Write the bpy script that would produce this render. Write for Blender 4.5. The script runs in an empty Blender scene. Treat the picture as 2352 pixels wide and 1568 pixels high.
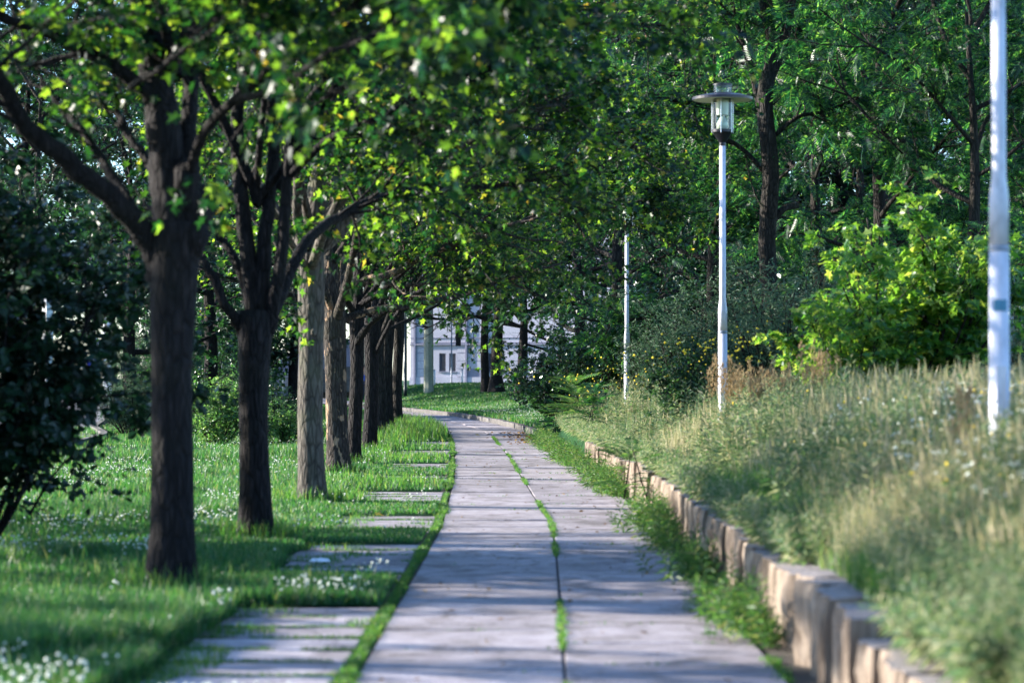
import bpy, math, random
import numpy as np
from mathutils import Vector
rng = np.random.default_rng(11)
random.seed(11)
PI = math.pi
F = 5553.0                      # focal length in photo units
EYE = 1.6
def P(px, py, d):               # where a thing seen in the photo stands, d metres away
    return np.array([(px - 1176) / F * d, d, EYE + (850 - py) / F * d])
scene = bpy.context.scene
COL = scene.collection

# ------------------------------------------------------------------ mesh building
class MB:
    def __init__(s): s.V = []; s.F = []; s.n = 0
    def add(s, V, *faces):
        V = np.asarray(V, dtype=np.float64).reshape(-1, 3)
        for f in faces:
            f = np.asarray(f, dtype=np.int64)
            if f.ndim == 1: f = f[None]
            s.F.append(f + s.n)
        s.V.append(V); s.n += len(V)
    def addl(s, V, flist):
        s.add(V, *[np.array(f) for f in flist])
    def scatter(s, T, TF, pos, R, sc):
        n = len(pos); k = len(T)
        if n == 0: return
        sc = np.asarray(sc, dtype=float)
        if sc.ndim == 0: sc = np.full(n, float(sc))
        if sc.ndim == 1: sc = np.repeat(sc[:, None], 3, 1)
        L = T[None] * sc[:, None, :]
        W = np.einsum('nki,nij->nkj', L, R) + pos[:, None, :]
        b = (np.arange(n) * k + s.n)[:, None]
        for f in TF: s.F.append(b + np.array(f)[None])
        s.V.append(W.reshape(-1, 3)); s.n += n * k
    def mesh(s, name, mats, smooth=False):
        me = bpy.data.meshes.new(name)
        V = np.concatenate(s.V)
        loops = np.concatenate([f.ravel() for f in s.F])
        tot = np.concatenate([np.full(len(f), f.shape[1]) for f in s.F])
        st = np.concatenate([[0], np.cumsum(tot)[:-1]])
        me.vertices.add(len(V)); me.vertices.foreach_set('co', V.astype(np.float32).ravel())
        me.loops.add(len(loops)); me.loops.foreach_set('vertex_index', loops.astype(np.int32))
        me.polygons.add(len(tot)); me.polygons.foreach_set('loop_start', st.astype(np.int32))
        me.polygons.foreach_set('loop_total', tot.astype(np.int32))
        me.update(calc_edges=True)
        me.polygons.foreach_set('use_smooth', np.full(len(tot), bool(smooth)))
        for m in (mats if isinstance(mats, (list, tuple)) else [mats]): me.materials.append(m)
        return me
    def build(s, name, mats, parent=None, smooth=False):
        o = bpy.data.objects.new(name, s.mesh(name, mats, smooth)); COL.objects.link(o)
        if parent is not None:
            o.parent = parent
            o.location = -Vector(parent.location) if getattr(parent, 'location', None) is not None and parent.get('_w') else (0, 0, 0)
        return o

def tag(o, label=None, cat=None, group=None, kind=None):
    if label: o['label'] = label
    if cat: o['category'] = cat
    if group: o['group'] = group
    if kind: o['kind'] = kind
    return o
def thing(name, label, cat, loc=(0, 0, 0), rz=0, group=None):
    o = bpy.data.objects.new(name, None); COL.objects.link(o)
    o.location = loc; o.rotation_euler = (0, 0, rz); o.empty_display_size = .2
    return tag(o, label, cat, group)
def copy_tree(o, parent=None):
    c = o.copy(); COL.objects.link(c); c.parent = parent
    for ch in o.children: copy_tree(ch, c)
    return c

def box(mb, x0, x1, y0, y1, z0, z1, bev=0.0):
    if bev <= 0:
        V = [(x, y, z) for x in (x0, x1) for y in (y0, y1) for z in (z0, z1)]
        mb.addl(V, [(0, 1, 3, 2), (4, 6, 7, 5), (0, 4, 5, 1), (2, 3, 7, 6), (0, 2, 6, 4), (1, 5, 7, 3)])
        return
    b = bev; V = []
    for z, i in ((z0, b), (z0 + b, 0), (z1 - b, 0), (z1, b)):
        V += [(x0 + i, y0 + i, z), (x1 - i, y0 + i, z), (x1 - i, y1 - i, z), (x0 + i, y1 - i, z)]
    Fc = [(3, 2, 1, 0), (12, 13, 14, 15)]
    for r in range(3):
        for k in range(4):
            Fc.append((r * 4 + k, r * 4 + (k + 1) % 4, r * 4 + 4 + (k + 1) % 4, r * 4 + 4 + k))
    mb.addl(V, Fc)
def lathe(mb, prof, cx=0, cy=0, n=24, capb=True, capt=True):
    a = np.linspace(0, 2 * PI, n, endpoint=False)
    V = []
    for r, z in prof: V.append(np.stack([cx + r * np.cos(a), cy + r * np.sin(a), np.full(n, z)], 1))
    V = np.concatenate(V); i = np.arange(n); j = (i + 1) % n
    q = [np.stack([i + k * n, j + k * n, j + k * n + n, i + k * n + n], 1) for k in range(len(prof) - 1)]
    fs = list(q)
    if capb: fs.append(i[::-1][None])
    if capt: fs.append((i + (len(prof) - 1) * n)[None])
    mb.add(V, *fs)
def smooth_path(pts, m=4):
    pts = np.asarray(pts, float); n = len(pts)
    if n < 3: return pts
    out = []
    for i in range(n - 1):
        p0 = pts[max(i - 1, 0)]; p1 = pts[i]; p2 = pts[i + 1]; p3 = pts[min(i + 2, n - 1)]
        for t in np.arange(m) / m:
            out.append(.5 * ((2 * p1) + (-p0 + p2) * t + (2 * p0 - 5 * p1 + 4 * p2 - p3) * t * t + (-p0 + 3 * p1 - 3 * p2 + p3) * t ** 3))
    out.append(pts[-1]); return np.array(out)
def tube(mb, pts, rad, sides=8, rough=0.0, cap=True, fl=0):
    pts = np.asarray(pts, float); n = len(pts)
    rad = np.interp(np.linspace(0, 1, n), np.linspace(0, 1, len(rad)), rad) if np.ndim(rad) else np.full(n, rad)
    T = np.gradient(pts, axis=0); T /= np.linalg.norm(T, axis=1)[:, None] + 1e-9
    up = np.array([1., 0, 0]) if abs(T[0][0]) < .8 else np.array([0, 1., 0])
    N = np.cross(T, up); N /= np.linalg.norm(N, axis=1)[:, None] + 1e-9
    B = np.cross(T, N)
    a = np.linspace(0, 2 * PI, sides, endpoint=False)
    r = rad[:, None] * np.ones(sides)
    if rough:
        ph = rng.uniform(0, 6.28, 5); z = np.arange(n)[:, None] * np.linalg.norm(pts[1] - pts[0])
        r = r * (1 + rough * (.5 * np.sin(3 * a + ph[0] + z * 1.3) + .35 * np.sin(5 * a + ph[1] - z * 2) + .3 * np.sin(2 * a + ph[2] + z * 3.1) + rng.normal(0, .3, (n, sides))))
    V = pts[:, None] + r[:, :, None] * (np.cos(a)[None, :, None] * N[:, None] + np.sin(a)[None, :, None] * B[:, None])
    i = np.arange(sides); j = (i + 1) % sides
    q = (np.stack([i, j, j + sides, i + sides], 1)[None] + (np.arange(n - 1) * sides)[:, None, None]).reshape(-1, 4)
    fs = [q]
    if cap: fs.append((i + (n - 1) * sides)[None])
    mb.add(V.reshape(-1, 3), *fs)
def basis(f, nrm):
    y = f / (np.linalg.norm(f, axis=1)[:, None] + 1e-9)
    z = nrm - (nrm * y).sum(1)[:, None] * y; z /= np.linalg.norm(z, axis=1)[:, None] + 1e-9
    return np.stack([np.cross(y, z), y, z], 1)
def unit(v): return v / (np.linalg.norm(v, axis=-1, keepdims=True) + 1e-9)

# ------------------------------------------------------------------ leaf shapes (unit length along y)
def mirror_leaf(half, fold=.18, droop=.2):
    h = np.array(half, float); n = len(h)
    V = [(x, y, fold * x - droop * y * y) for x, y in h] + [(-x, y, fold * x - droop * y * y) for x, y in h[1:-1]]
    r = list(range(n)); l = [0] + list(range(n, 2 * n - 2)) + [n - 1]
    return np.array(V), [tuple(r), tuple(l[::-1])]
MAPLE = mirror_leaf([(0, 0), (.42, .04), (.25, .27), (.56, .55), (.2, .58), (0, 1.0)])
ROUND = mirror_leaf([(0, 0), (.3, .22), (.33, .55), (0, 1.0)], .25, .15)
LANCE = mirror_leaf([(0, 0), (.13, .35), (0, 1.0)], .4, .25)
SIMPLE = mirror_leaf([(0, 0), (.3, .45), (0, 1.0)], .3, .1)
def frond(pairs=9, lw=.028, ll=.3, droop=.35, ang=1.15):
    V = [(-.006, 0, 0), (.006, 0, 0)]; Fc = []
    for k in range(1, 5):
        y = k / 4; V += [(-.006, y, -droop * y * y), (.006, y, -droop * y * y)]
        b = 2 * k; Fc.append((b - 2, b - 1, b + 1, b))
    for i in range(pairs):
        y = .14 + .82 * i / pairs; L = ll * (1 - .55 * abs(i / pairs - .35) ** 1.3)
        for s in (-1, 1):
            b = len(V); z = -droop * y * y
            dx, dy = s * math.sin(ang), math.cos(ang); nx, ny = dy, -dx
            V += [(0, y, z), (dx * L * .4 + nx * lw, y + dy * L * .4 + ny * lw, z - .03), (dx * L, y + dy * L, z - .09), (dx * L * .4 - nx * lw, y + dy * L * .4 - ny * lw, z - .03)]
            Fc.append((b, b + 1, b + 2, b + 3))
    b = len(V); z = -droop
    V += [(0, .97, z), (lw, 1.05, z - .02), (0, 1.18, z - .08), (-lw, 1.05, z - .02)]; Fc.append((b, b + 1, b + 2, b + 3))
    return np.array(V), Fc
FROND = frond(9, .045, .30); FROND_BIG = frond(14, .022, .24, .45)
TWIG = (np.array([(math.cos(a) * r, y, math.sin(a) * r - d) for y, r, d in ((0, 1, 0), (.5, .7, .0), (1, .25, 0)) for a in (0, 2.094, 4.189)]),
        [(0, 1, 4, 3), (1, 2, 5, 4), (2, 0, 3, 5), (3, 4, 7, 6), (4, 5, 8, 7), (5, 3, 6, 8)])

# ------------------------------------------------------------------ materials
def new_mat(name):
    m = bpy.data.materials.new(name); m.use_nodes = True
    nt = m.node_tree; nt.nodes.clear()
    return m, nt, nt.nodes.new('ShaderNodeOutputMaterial')
def nd(nt, t, **kw):
    n = nt.nodes.new(t)
    for k, v in kw.items():
        if k.startswith('i_'): n.inputs[k[2:].replace('_', ' ')].default_value = v
        else: setattr(n, k, v)
    return n
def ramp(nt, src, stops):
    r = nt.nodes.new('ShaderNodeValToRGB'); e = r.color_ramp.elements
    while len(e) < len(stops): e.new(.5)
    for k, (p, c) in enumerate(stops): e[k].position = p; e[k].color = (*c, 1) if len(c) == 3 else c
    nt.links.new(src, r.inputs[0]); return r.outputs[0]
def leaf_mat(name, stops, tstops, mix=.45, rough=.42, spec=.5, bump=0):
    m, nt, out = new_mat(name); L = nt.links.new
    g = nd(nt, 'ShaderNodeNewGeometry')
    p = nd(nt, 'ShaderNodeBsdfPrincipled', i_Roughness=rough); p.inputs['Specular IOR Level'].default_value = spec
    t = nd(nt, 'ShaderNodeBsdfTranslucent'); mx = nd(nt, 'ShaderNodeMixShader'); mx.inputs[0].default_value = mix
    L(ramp(nt, g.outputs['Random Per Island'], stops), p.inputs['Base Color'])
    L(ramp(nt, g.outputs['Random Per Island'], tstops), t.inputs[0])
    L(p.outputs[0], mx.inputs[1]); L(t.outputs[0], mx.inputs[2]); L(mx.outputs[0], out.inputs[0])
    return m
def plain_mat(name, col, rough=.5, metal=0, var=.12, scale=8, bump=0, spec=.5, emit=None, coat=0):
    m, nt, out = new_mat(name); L = nt.links.new
    tc = nd(nt, 'ShaderNodeTexCoord'); p = nd(nt, 'ShaderNodeBsdfPrincipled', i_Roughness=rough, i_Metallic=metal)
    p.inputs['Specular IOR Level'].default_value = spec
    n = nd(nt, 'ShaderNodeTexNoise', i_Scale=scale, i_Detail=6, i_Roughness=.6); L(tc.outputs['Object'], n.inputs['Vector'])
    c = np.array(col)
    L(ramp(nt, n.outputs[0], [(.3, tuple(np.clip(c * (1 - var), 0, 1))), (.7, tuple(np.clip(c * (1 + var), 0, 1)))]), p.inputs['Base Color'])
    if bump:
        b = nd(nt, 'ShaderNodeBump', i_Strength=bump, i_Distance=.02); L(n.outputs[0], b.inputs['Height']); L(b.outputs[0], p.inputs['Normal'])
    L(p.outputs[0], out.inputs[0]); return m
def bark_mat(name, dark, mid, light, crack=7.0, patch=None, patch_th=.62, bump=.9):
    m, nt, out = new_mat(name); L = nt.links.new
    tc = nd(nt, 'ShaderNodeTexCoord'); mp = nd(nt, 'ShaderNodeMapping'); mp.inputs['Scale'].default_value = (crack * 2, crack * 2, crack * .45)
    L(tc.outputs['Object'], mp.inputs['Vector'])
    n1 = nd(nt, 'ShaderNodeTexNoise', i_Scale=1.6, i_Detail=8, i_Roughness=.65, i_Distortion=.6); L(mp.outputs[0], n1.inputs['Vector'])
    v = nd(nt, 'ShaderNodeTexVoronoi', i_Scale=1.5); v.feature = 'DISTANCE_TO_EDGE'; L(mp.outputs[0], v.inputs['Vector'])
    n2 = nd(nt, 'ShaderNodeTexNoise', i_Scale=2.2, i_Detail=4); L(tc.outputs['Object'], n2.inputs['Vector'])
    c = ramp(nt, n1.outputs[0], [(.32, dark), (.52, mid), (.72, light)])
    mx = nd(nt, 'ShaderNodeMixRGB', blend_type='MULTIPLY'); mx.inputs[0].default_value = .8
    L(c, mx.inputs[1]); L(ramp(nt, v.outputs[0], [(0, (.3, .28, .27)), (.16, (1, 1, 1))]), mx.inputs[2])
    col = mx.outputs[0]
    if patch:
        mp2 = nd(nt, 'ShaderNodeMapping'); mp2.inputs['Scale'].default_value = (5, 5, 2.2); L(tc.outputs['Object'], mp2.inputs['Vector'])
        n3 = nd(nt, 'ShaderNodeTexNoise', i_Scale=1.7, i_Detail=5, i_Roughness=.55); L(mp2.outputs[0], n3.inputs['Vector'])
        k = ramp(nt, n3.outputs[0], [(patch_th - .01, (0, 0, 0)), (patch_th + .01, (1, 1, 1))])
        m2 = nd(nt, 'ShaderNodeMixRGB'); L(k, m2.inputs[0]); L(col, m2.inputs[1]); m2.inputs[2].default_value = (*patch, 1); col = m2.outputs[0]
    m3 = nd(nt, 'ShaderNodeMixRGB', blend_type='MIX'); L(ramp(nt, n2.outputs[0], [(.5, (0, 0, 0)), (.75, (.55, .55, .55))]), m3.inputs[0])
    L(col, m3.inputs[1]); m3.inputs[2].default_value = (mid[0] * .9, mid[1] * 1.15, mid[2] * .7, 1)
    p = nd(nt, 'ShaderNodeBsdfPrincipled', i_Roughness=.88); p.inputs['Specular IOR Level'].default_value = .25
    L(m3.outputs[0], p.inputs['Base Color'])
    ad = nd(nt, 'ShaderNodeMath', operation='ADD'); L(n1.outputs[0], ad.inputs[0]); L(ramp(nt, v.outputs[0], [(0, (0, 0, 0)), (.2, (.7, .7, .7))]), ad.inputs[1])
    b = nd(nt, 'ShaderNodeBump', i_Strength=bump, i_Distance=.03); L(ad.outputs[0], b.inputs['Height']); L(b.outputs[0], p.inputs['Normal'])
    L(p.outputs[0], out.inputs[0]); return m
M = {}
M['maple'] = leaf_mat('maple_leaf', [(0, (.002, .011, .007)), (.55, (.004, .02, .009)), (.9, (.016, .055, .014)), (1, (.12, .09, .02))],
                      [(0, (.004, .035, .010)), (.5, (.02, .10, .012)), (.78, (.16, .37, .02)), (.98, (.42, .64, .04)), (1, (.6, .42, .04))], .5)  # leaf tones spread wide at random to imitate canopy shade and sunlit leaves
M['wood'] = leaf_mat('pinnate_leaf', [(0, (.002, .014, .010)), (.5, (.006, .035, .016)), (1, (.04, .12, .03))],
                     [(0, (.004, .035, .015)), (.55, (.02, .14, .03)), (.8, (.10, .36, .05)), (1, (.36, .66, .08))], .42, .36)
M['lilac'] = leaf_mat('lilac_leaf', [(0, (.004, .016, .009)), (1, (.012, .038, .018))], [(0, (.015, .07, .025)), (1, (.035, .12, .035))], .25, .4)
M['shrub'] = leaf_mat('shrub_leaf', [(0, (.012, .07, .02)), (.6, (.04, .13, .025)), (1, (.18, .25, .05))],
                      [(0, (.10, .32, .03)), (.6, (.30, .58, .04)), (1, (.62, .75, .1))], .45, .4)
M['grey_shrub'] = leaf_mat('grey_shrub_leaf', [(0, (.04, .09, .055)), (.6, (.065, .13, .075)), (1, (.11, .16, .09))],
                           [(0, (.05, .15, .06)), (1, (.12, .22, .09))], .3, .6)
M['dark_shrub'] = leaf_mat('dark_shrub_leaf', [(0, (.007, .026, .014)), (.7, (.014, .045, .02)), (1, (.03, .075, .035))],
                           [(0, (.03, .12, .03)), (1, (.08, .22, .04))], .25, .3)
M['bgleaf'] = leaf_mat('distant_leaf', [(0, (.002, .011, .008)), (.6, (.004, .02, .011)), (1, (.02, .055, .02))],
                       [(0, (.005, .04, .016)), (1, (.06, .2, .04))], .3, .4)
M['grass'] = leaf_mat('grass_blade', [(0, (.006, .055, .022)), (.6, (.014, .09, .03)), (.93, (.05, .14, .04)), (1, (.22, .21, .12))],
                      [(0, (.04, .22, .03)), (.7, (.12, .38, .05)), (1, (.4, .45, .12))], .36, .45, .5)
M['lush'] = leaf_mat('lush_grass', [(0, (.008, .055, .02)), (.7, (.02, .095, .03)), (1, (.13, .17, .06))],
                     [(0, (.08, .30, .04)), (.8, (.2, .42, .05)), (1, (.4, .45, .1))], .45, .45, .35)
M['dry'] = leaf_mat('dry_grass', [(0, (.20, .21, .10)), (.4, (.40, .36, .20)), (1, (.62, .54, .38))],
                    [(0, (.3, .32, .12)), (1, (.6, .5, .3))], .35, .7, .2)
M['reed'] = leaf_mat('reed_plume', [(0, (.26, .18, .10)), (1, (.42, .32, .19))], [(0, (.36, .25, .12)), (1, (.5, .38, .22))], .4, .8, .1)
M['weed'] = leaf_mat('weed_leaf', [(0, (.03, .085, .045)), (.4, (.07, .15, .075)), (.7, (.17, .23, .13)), (1, (.48, .43, .29))],
                     [(0, (.10, .26, .06)), (1, (.42, .42, .2))], .4, .6, .3)
M['foot'] = leaf_mat('wall_foot_leaf', [(0, (.022, .065, .025)), (.7, (.05, .12, .035)), (1, (.16, .17, .07))], [(0, (.06, .18, .03)), (.7, (.14, .32, .05)), (1, (.35, .4, .1))], .4, .5, .3)
M['yellow'] = plain_mat('yellow_petal', (.75, .55, .02), .7, var=.1)
M['white_flower'] = plain_mat('clover_flower', (.62, .64, .55), .8, var=.15, scale=40)
M['orange'] = plain_mat('poppy_petal', (.75, .18, .02), .7)
M['bark'] = bark_mat('maple_bark', (.005, .004, .005), (.014, .011, .012), (.042, .034, .035))
M['bark_grey'] = bark_mat('grey_bark', (.05, .043, .038), (.11, .096, .082), (.19, .165, .14), crack=6, bump=.5)
M['bark_peel'] = bark_mat('peeling_bark', (.022, .017, .015), (.06, .048, .042), (.12, .10, .085), crack=8, patch=(.38, .25, .16), patch_th=.60)
M['bark_wood'] = bark_mat('wood_bark', (.010, .008, .007), (.028, .023, .02), (.07, .06, .05), crack=6)
M['soil'] = plain_mat('soil', (.05, .04, .03), .95, var=.4, scale=20, bump=.5)
def pole_mat():
    m, nt, out = new_mat('white_pole_paint'); L = nt.links.new
    tc = nd(nt, 'ShaderNodeTexCoord'); p = nd(nt, 'ShaderNodeBsdfPrincipled', i_Roughness=.42)
    n = nd(nt, 'ShaderNodeTexNoise', i_Scale=9, i_Detail=7, i_Roughness=.7); mp = nd(nt, 'ShaderNodeMapping'); mp.inputs['Scale'].default_value = (1.5, 1.5, .5)
    L(tc.outputs['Object'], mp.inputs[0]); L(mp.outputs[0], n.inputs['Vector'])
    L(ramp(nt, n.outputs[0], [(.3, (.26, .25, .26)), (.40, (.46, .46, .52)), (.52, (.58, .58, .66)), (.7, (.64, .64, .72))]), p.inputs['Base Color'])
    b = nd(nt, 'ShaderNodeBump', i_Strength=.2, i_Distance=.01); L(n.outputs[0], b.inputs['Height']); L(b.outputs[0], p.inputs['Normal'])
    L(p.outputs[0], out.inputs[0]); return m
M['pole'] = pole_mat()
M['black'] = plain_mat('black_metal', (.012, .011, .018), .35, .3)
M['disc_under'] = plain_mat('cream_enamel', (.62, .62, .50), .5, var=.04)
M['disc_top'] = plain_mat('dark_enamel', (.018, .018, .035), .35, var=.2)
M['steel'] = plain_mat('steel_rod', (.6, .6, .62), .3, .7)
M['reflector'] = plain_mat('frosted_reflector', (.62, .66, .55), .35, .1)
def glass_mat():
    m, nt, out = new_mat('clear_glass'); L = nt.links.new
    t = nd(nt, 'ShaderNodeBsdfTransparent'); t.inputs[0].default_value = (.86, .9, .86, 1)
    g = nd(nt, 'ShaderNodeBsdfGlossy', i_Roughness=.06); mx = nd(nt, 'ShaderNodeMixShader'); lw = nd(nt, 'ShaderNodeLayerWeight', i_Blend=.35)
    L(lw.outputs['Fresnel'], mx.inputs[0]); L(t.outputs[0], mx.inputs[1]); L(g.outputs[0], mx.inputs[2]); L(mx.outputs[0], out.inputs[0]); return m
M['glass'] = glass_mat()
def concrete(name, a, b, c, island=True, sc=6, speck=160, bump=.5, stain=0):
    m, nt, out = new_mat(name); L = nt.links.new
    tc = nd(nt, 'ShaderNodeTexCoord'); g = nd(nt, 'ShaderNodeNewGeometry')
    n = nd(nt, 'ShaderNodeTexNoise', i_Scale=sc, i_Detail=8, i_Roughness=.65); L(tc.outputs['Object'], n.inputs['Vector'])
    s = nd(nt, 'ShaderNodeTexNoise', i_Scale=speck, i_Detail=2, i_Roughness=.7); L(tc.outputs['Object'], s.inputs['Vector'])
    s2 = nd(nt, 'ShaderNodeTexNoise', i_Scale=sc * .16, i_Detail=3); L(tc.outputs['Object'], s2.inputs['Vector'])
    col = ramp(nt, n.outputs[0], [(.3, a), (.52, b), (.75, c)])
    for src, lo, f in ((s.outputs[0], .35, .75), (s2.outputs[0], .6, .7), (g.outputs['Random Per Island'], .78, 1.0 if island else 0)):
        mx = nd(nt, 'ShaderNodeMixRGB', blend_type='MULTIPLY'); mx.inputs[0].default_value = f
        L(col, mx.inputs[1]); L(ramp(nt, src, [(.3, (lo, lo, lo)), (.7, (1, 1, 1))]), mx.inputs[2]); col = mx.outputs[0]
    if stain:
        n5 = nd(nt, 'ShaderNodeTexNoise', i_Scale=1.7, i_Detail=7, i_Roughness=.7, i_Distortion=1.2); L(tc.outputs['Object'], n5.inputs['Vector'])
        mx = nd(nt, 'ShaderNodeMixRGB', blend_type='MULTIPLY'); mx.inputs[0].default_value = stain; L(col, mx.inputs[1]); L(ramp(nt, n5.outputs[0], [(.38, (.42, .40, .36)), (.5, (.85, .84, .82)), (.6, (1, 1, 1))]), mx.inputs[2]); col = mx.outputs[0]
        v5 = nd(nt, 'ShaderNodeTexVoronoi', i_Scale=.8); v5.feature = 'DISTANCE_TO_EDGE'; n6 = nd(nt, 'ShaderNodeTexNoise', i_Scale=3, i_Detail=5); L(tc.outputs['Object'], n6.inputs['Vector']); mm = nd(nt, 'ShaderNodeMixRGB'); mm.inputs[0].default_value = .3; L(tc.outputs['Object'], mm.inputs[1]); L(n6.outputs['Color'], mm.inputs[2]); L(mm.outputs[0], v5.inputs['Vector'])
        mx = nd(nt, 'ShaderNodeMixRGB', blend_type='MULTIPLY'); mx.inputs[0].default_value = .8; L(col, mx.inputs[1]); L(ramp(nt, v5.outputs[0], [(0, (.3, .29, .27)), (.006, (1, 1, 1))]), mx.inputs[2]); col = mx.outputs[0]
    p = nd(nt, 'ShaderNodeBsdfPrincipled', i_Roughness=.85); p.inputs['Specular IOR Level'].default_value = .3
    L(col, p.inputs['Base Color'])
    b_ = nd(nt, 'ShaderNodeBump', i_Strength=bump, i_Distance=.006); L(s.outputs[0], b_.inputs['Height']); L(b_.outputs[0], p.inputs['Normal'])
    L(p.outputs[0], out.inputs[0]); return m
M['slab'] = concrete('aggregate_slab', (.44, .39, .425), (.585, .525, .565), (.70, .635, .67), speck=70, bump=1.0, stain=.85)
M['stone'] = concrete('palisade_stone', (.20, .165, .14), (.36, .31, .27), (.48, .43, .39), sc=9, speck=60)
def stone_mat():
    m, nt, out = new_mat('palisade_stone'); L = nt.links.new
    tc = nd(nt, 'ShaderNodeTexCoord'); g = nd(nt, 'ShaderNodeNewGeometry'); mp = nd(nt, 'ShaderNodeMapping'); mp.inputs['Scale'].default_value = (14, 14, 1.6); L(tc.outputs['Object'], mp.inputs[0])
    n = nd(nt, 'ShaderNodeTexNoise', i_Scale=1.0, i_Detail=7, i_Roughness=.65); L(mp.outputs[0], n.inputs['Vector'])
    n2 = nd(nt, 'ShaderNodeTexNoise', i_Scale=45, i_Detail=4, i_Roughness=.7); L(tc.outputs['Object'], n2.inputs['Vector'])
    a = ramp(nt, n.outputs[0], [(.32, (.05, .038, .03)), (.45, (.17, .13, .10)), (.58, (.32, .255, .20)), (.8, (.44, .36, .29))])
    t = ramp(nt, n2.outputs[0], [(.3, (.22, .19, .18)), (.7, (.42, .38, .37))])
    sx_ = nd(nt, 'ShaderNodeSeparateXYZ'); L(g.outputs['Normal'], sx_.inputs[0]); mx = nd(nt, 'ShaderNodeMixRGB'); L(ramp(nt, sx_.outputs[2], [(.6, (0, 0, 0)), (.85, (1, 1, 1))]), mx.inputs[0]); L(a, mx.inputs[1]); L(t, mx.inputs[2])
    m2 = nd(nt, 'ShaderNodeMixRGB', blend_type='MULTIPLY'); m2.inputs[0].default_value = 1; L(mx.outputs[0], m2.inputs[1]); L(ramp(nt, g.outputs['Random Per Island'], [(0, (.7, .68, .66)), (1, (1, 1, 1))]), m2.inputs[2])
    p = nd(nt, 'ShaderNodeBsdfPrincipled', i_Roughness=.9); p.inputs['Specular IOR Level'].default_value = .2; L(m2.outputs[0], p.inputs['Base Color'])
    b = nd(nt, 'ShaderNodeBump', i_Strength=.7, i_Distance=.02); L(n.outputs[0], b.inputs['Height']); L(b.outputs[0], p.inputs['Normal']); L(p.outputs[0], out.inputs[0]); return m
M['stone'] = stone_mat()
M['kerbstone'] = concrete('kerb_stone', (.12, .11, .10), (.20, .185, .175), (.28, .265, .255), sc=7)
M['asphalt'] = concrete('pale_asphalt', (.22, .21, .24), (.28, .27, .3), (.33, .32, .35), island=False, sc=2)
M['plaster'] = concrete('pale_plaster', (.60, .58, .70), (.66, .64, .75), (.70, .68, .78), island=False, sc=.8, speck=20, bump=.1)
M['plaster_trim'] = concrete('plaster_trim', (.34, .33, .44), (.38, .37, .49), (.42, .41, .52), island=False, sc=.8, speck=20, bump=.1)
M['pillar'] = concrete('concrete_mast', (.34, .36, .28), (.42, .44, .34), (.47, .49, .39), island=False, sc=1.5, speck=30, bump=.2)
M['dark_window'] = plain_mat('window_glass', (.05, .055, .08), .12, var=.1)
M['iron'] = plain_mat('iron_bars', (.10, .09, .12), .6, .2)
M['grey_metal'] = plain_mat('grey_metal', (.22, .25, .32), .5, .2)
M['dark_green'] = plain_mat('dark_green_paint', (.02, .03, .03), .4)
M['blue_sign'] = plain_mat('blue_sign_face', (.01, .03, .45), .4, var=.03)
M['white_paint'] = plain_mat('white_paint', (.75, .75, .78), .5, var=.05)
M['bud'] = plain_mat('litter_white', (.75, .78, .85), .4)
M['brown_leaf'] = leaf_mat('fallen_leaf', [(0, (.10, .05, .025)), (.7, (.22, .12, .04)), (1, (.5, .3, .04))], [(0, (.1, .05, .02)), (1, (.4, .2, .04))], .2, .8, .2)
M['yellow_leaf'] = leaf_mat('yellow_fallen_leaf', [(0, (.65, .38, .03)), (1, (.7, .42, .04))], [(0, (.6, .4, .05)), (1, (.6, .4, .05))], .2)
M['skin'] = plain_mat('skin', (.42, .24, .17), .6, var=.05)
M['shirt'] = plain_mat('blue_cloth', (.04, .09, .38), .9, var=.1)
M['jeans'] = plain_mat('dark_cloth', (.03, .035, .07), .9, var=.1)
M['hair'] = plain_mat('dark_hair', (.02, .014, .01), .7)

# ------------------------------------------------------------------ lay of the land
def XL(y): return np.interp(y, [0, 12, 18, 25, 35.5, 46, 54, 60, 66, 75, 83, 96, 110, 130], [-.87, -.82, -.77, -.72, -.85, -1.08, -1.3, -1.52, -1.95, -2.75, -3.7, -6.4, -10.5, -18])
def XR(y): return np.interp(y, [0, 12, 25, 30, 34, 45, 55, 60, 66, 72, 83, 96, 110, 130], [1.40, 1.42, 1.48, 1.42, 1.28, .98, .66, .50, .10, -.45, -1.85, -4.4, -8.2, -15])
def XC(y): return np.interp(y, [0, 12, 19.7, 25, 34, 45, 52, 60], [.22, .27, .37, .42, .20, -.05, -.28, -.52])
def XW(y): return XR(y) + .12 + np.interp(y, [0, 12, 28, 40], [.10, .07, .0, 0])
def smooth(t): t = np.clip(t, 0, 1); return t * t * (3 - 2 * t)
def ground_z(x, y):
    x = np.asarray(x, float); y = np.asarray(y, float)
    z = np.zeros(np.broadcast(x, y).shape)
    lm = x < XL(y)
    z = np.where(lm, .03 + .25 * smooth((y - 62) / 30) * smooth((XL(y) - x) / 3), z)
    # planted bank behind the stone wall
    s = x - (XW(y) + .22)
    plat = np.interp(y, [8, 14, 32, 50, 60], [.48, .50, .48, .42, .25])
    bank = .40 + plat * smooth(s / 1.5) + (.3 * smooth((s - 4) / 12)) + 1.2 * smooth((s - 9) / 14)
    near = 1 - smooth((y - 56) / 8)
    # far lawn beyond the kerb
    k = x - XR(y) - .2
    lawn = .13 + .80 * smooth(k / 9.5) * (1 - .5 * smooth((y - 118) / 25)) + .5 * smooth((x - 6) / 14)
    rz = bank * near + lawn * (1 - near)
    z = np.where(s > 0, np.where(y < 56, bank, rz), z)
    z = np.where((k > 0) & (y > 56), rz, z)
    return z

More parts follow.
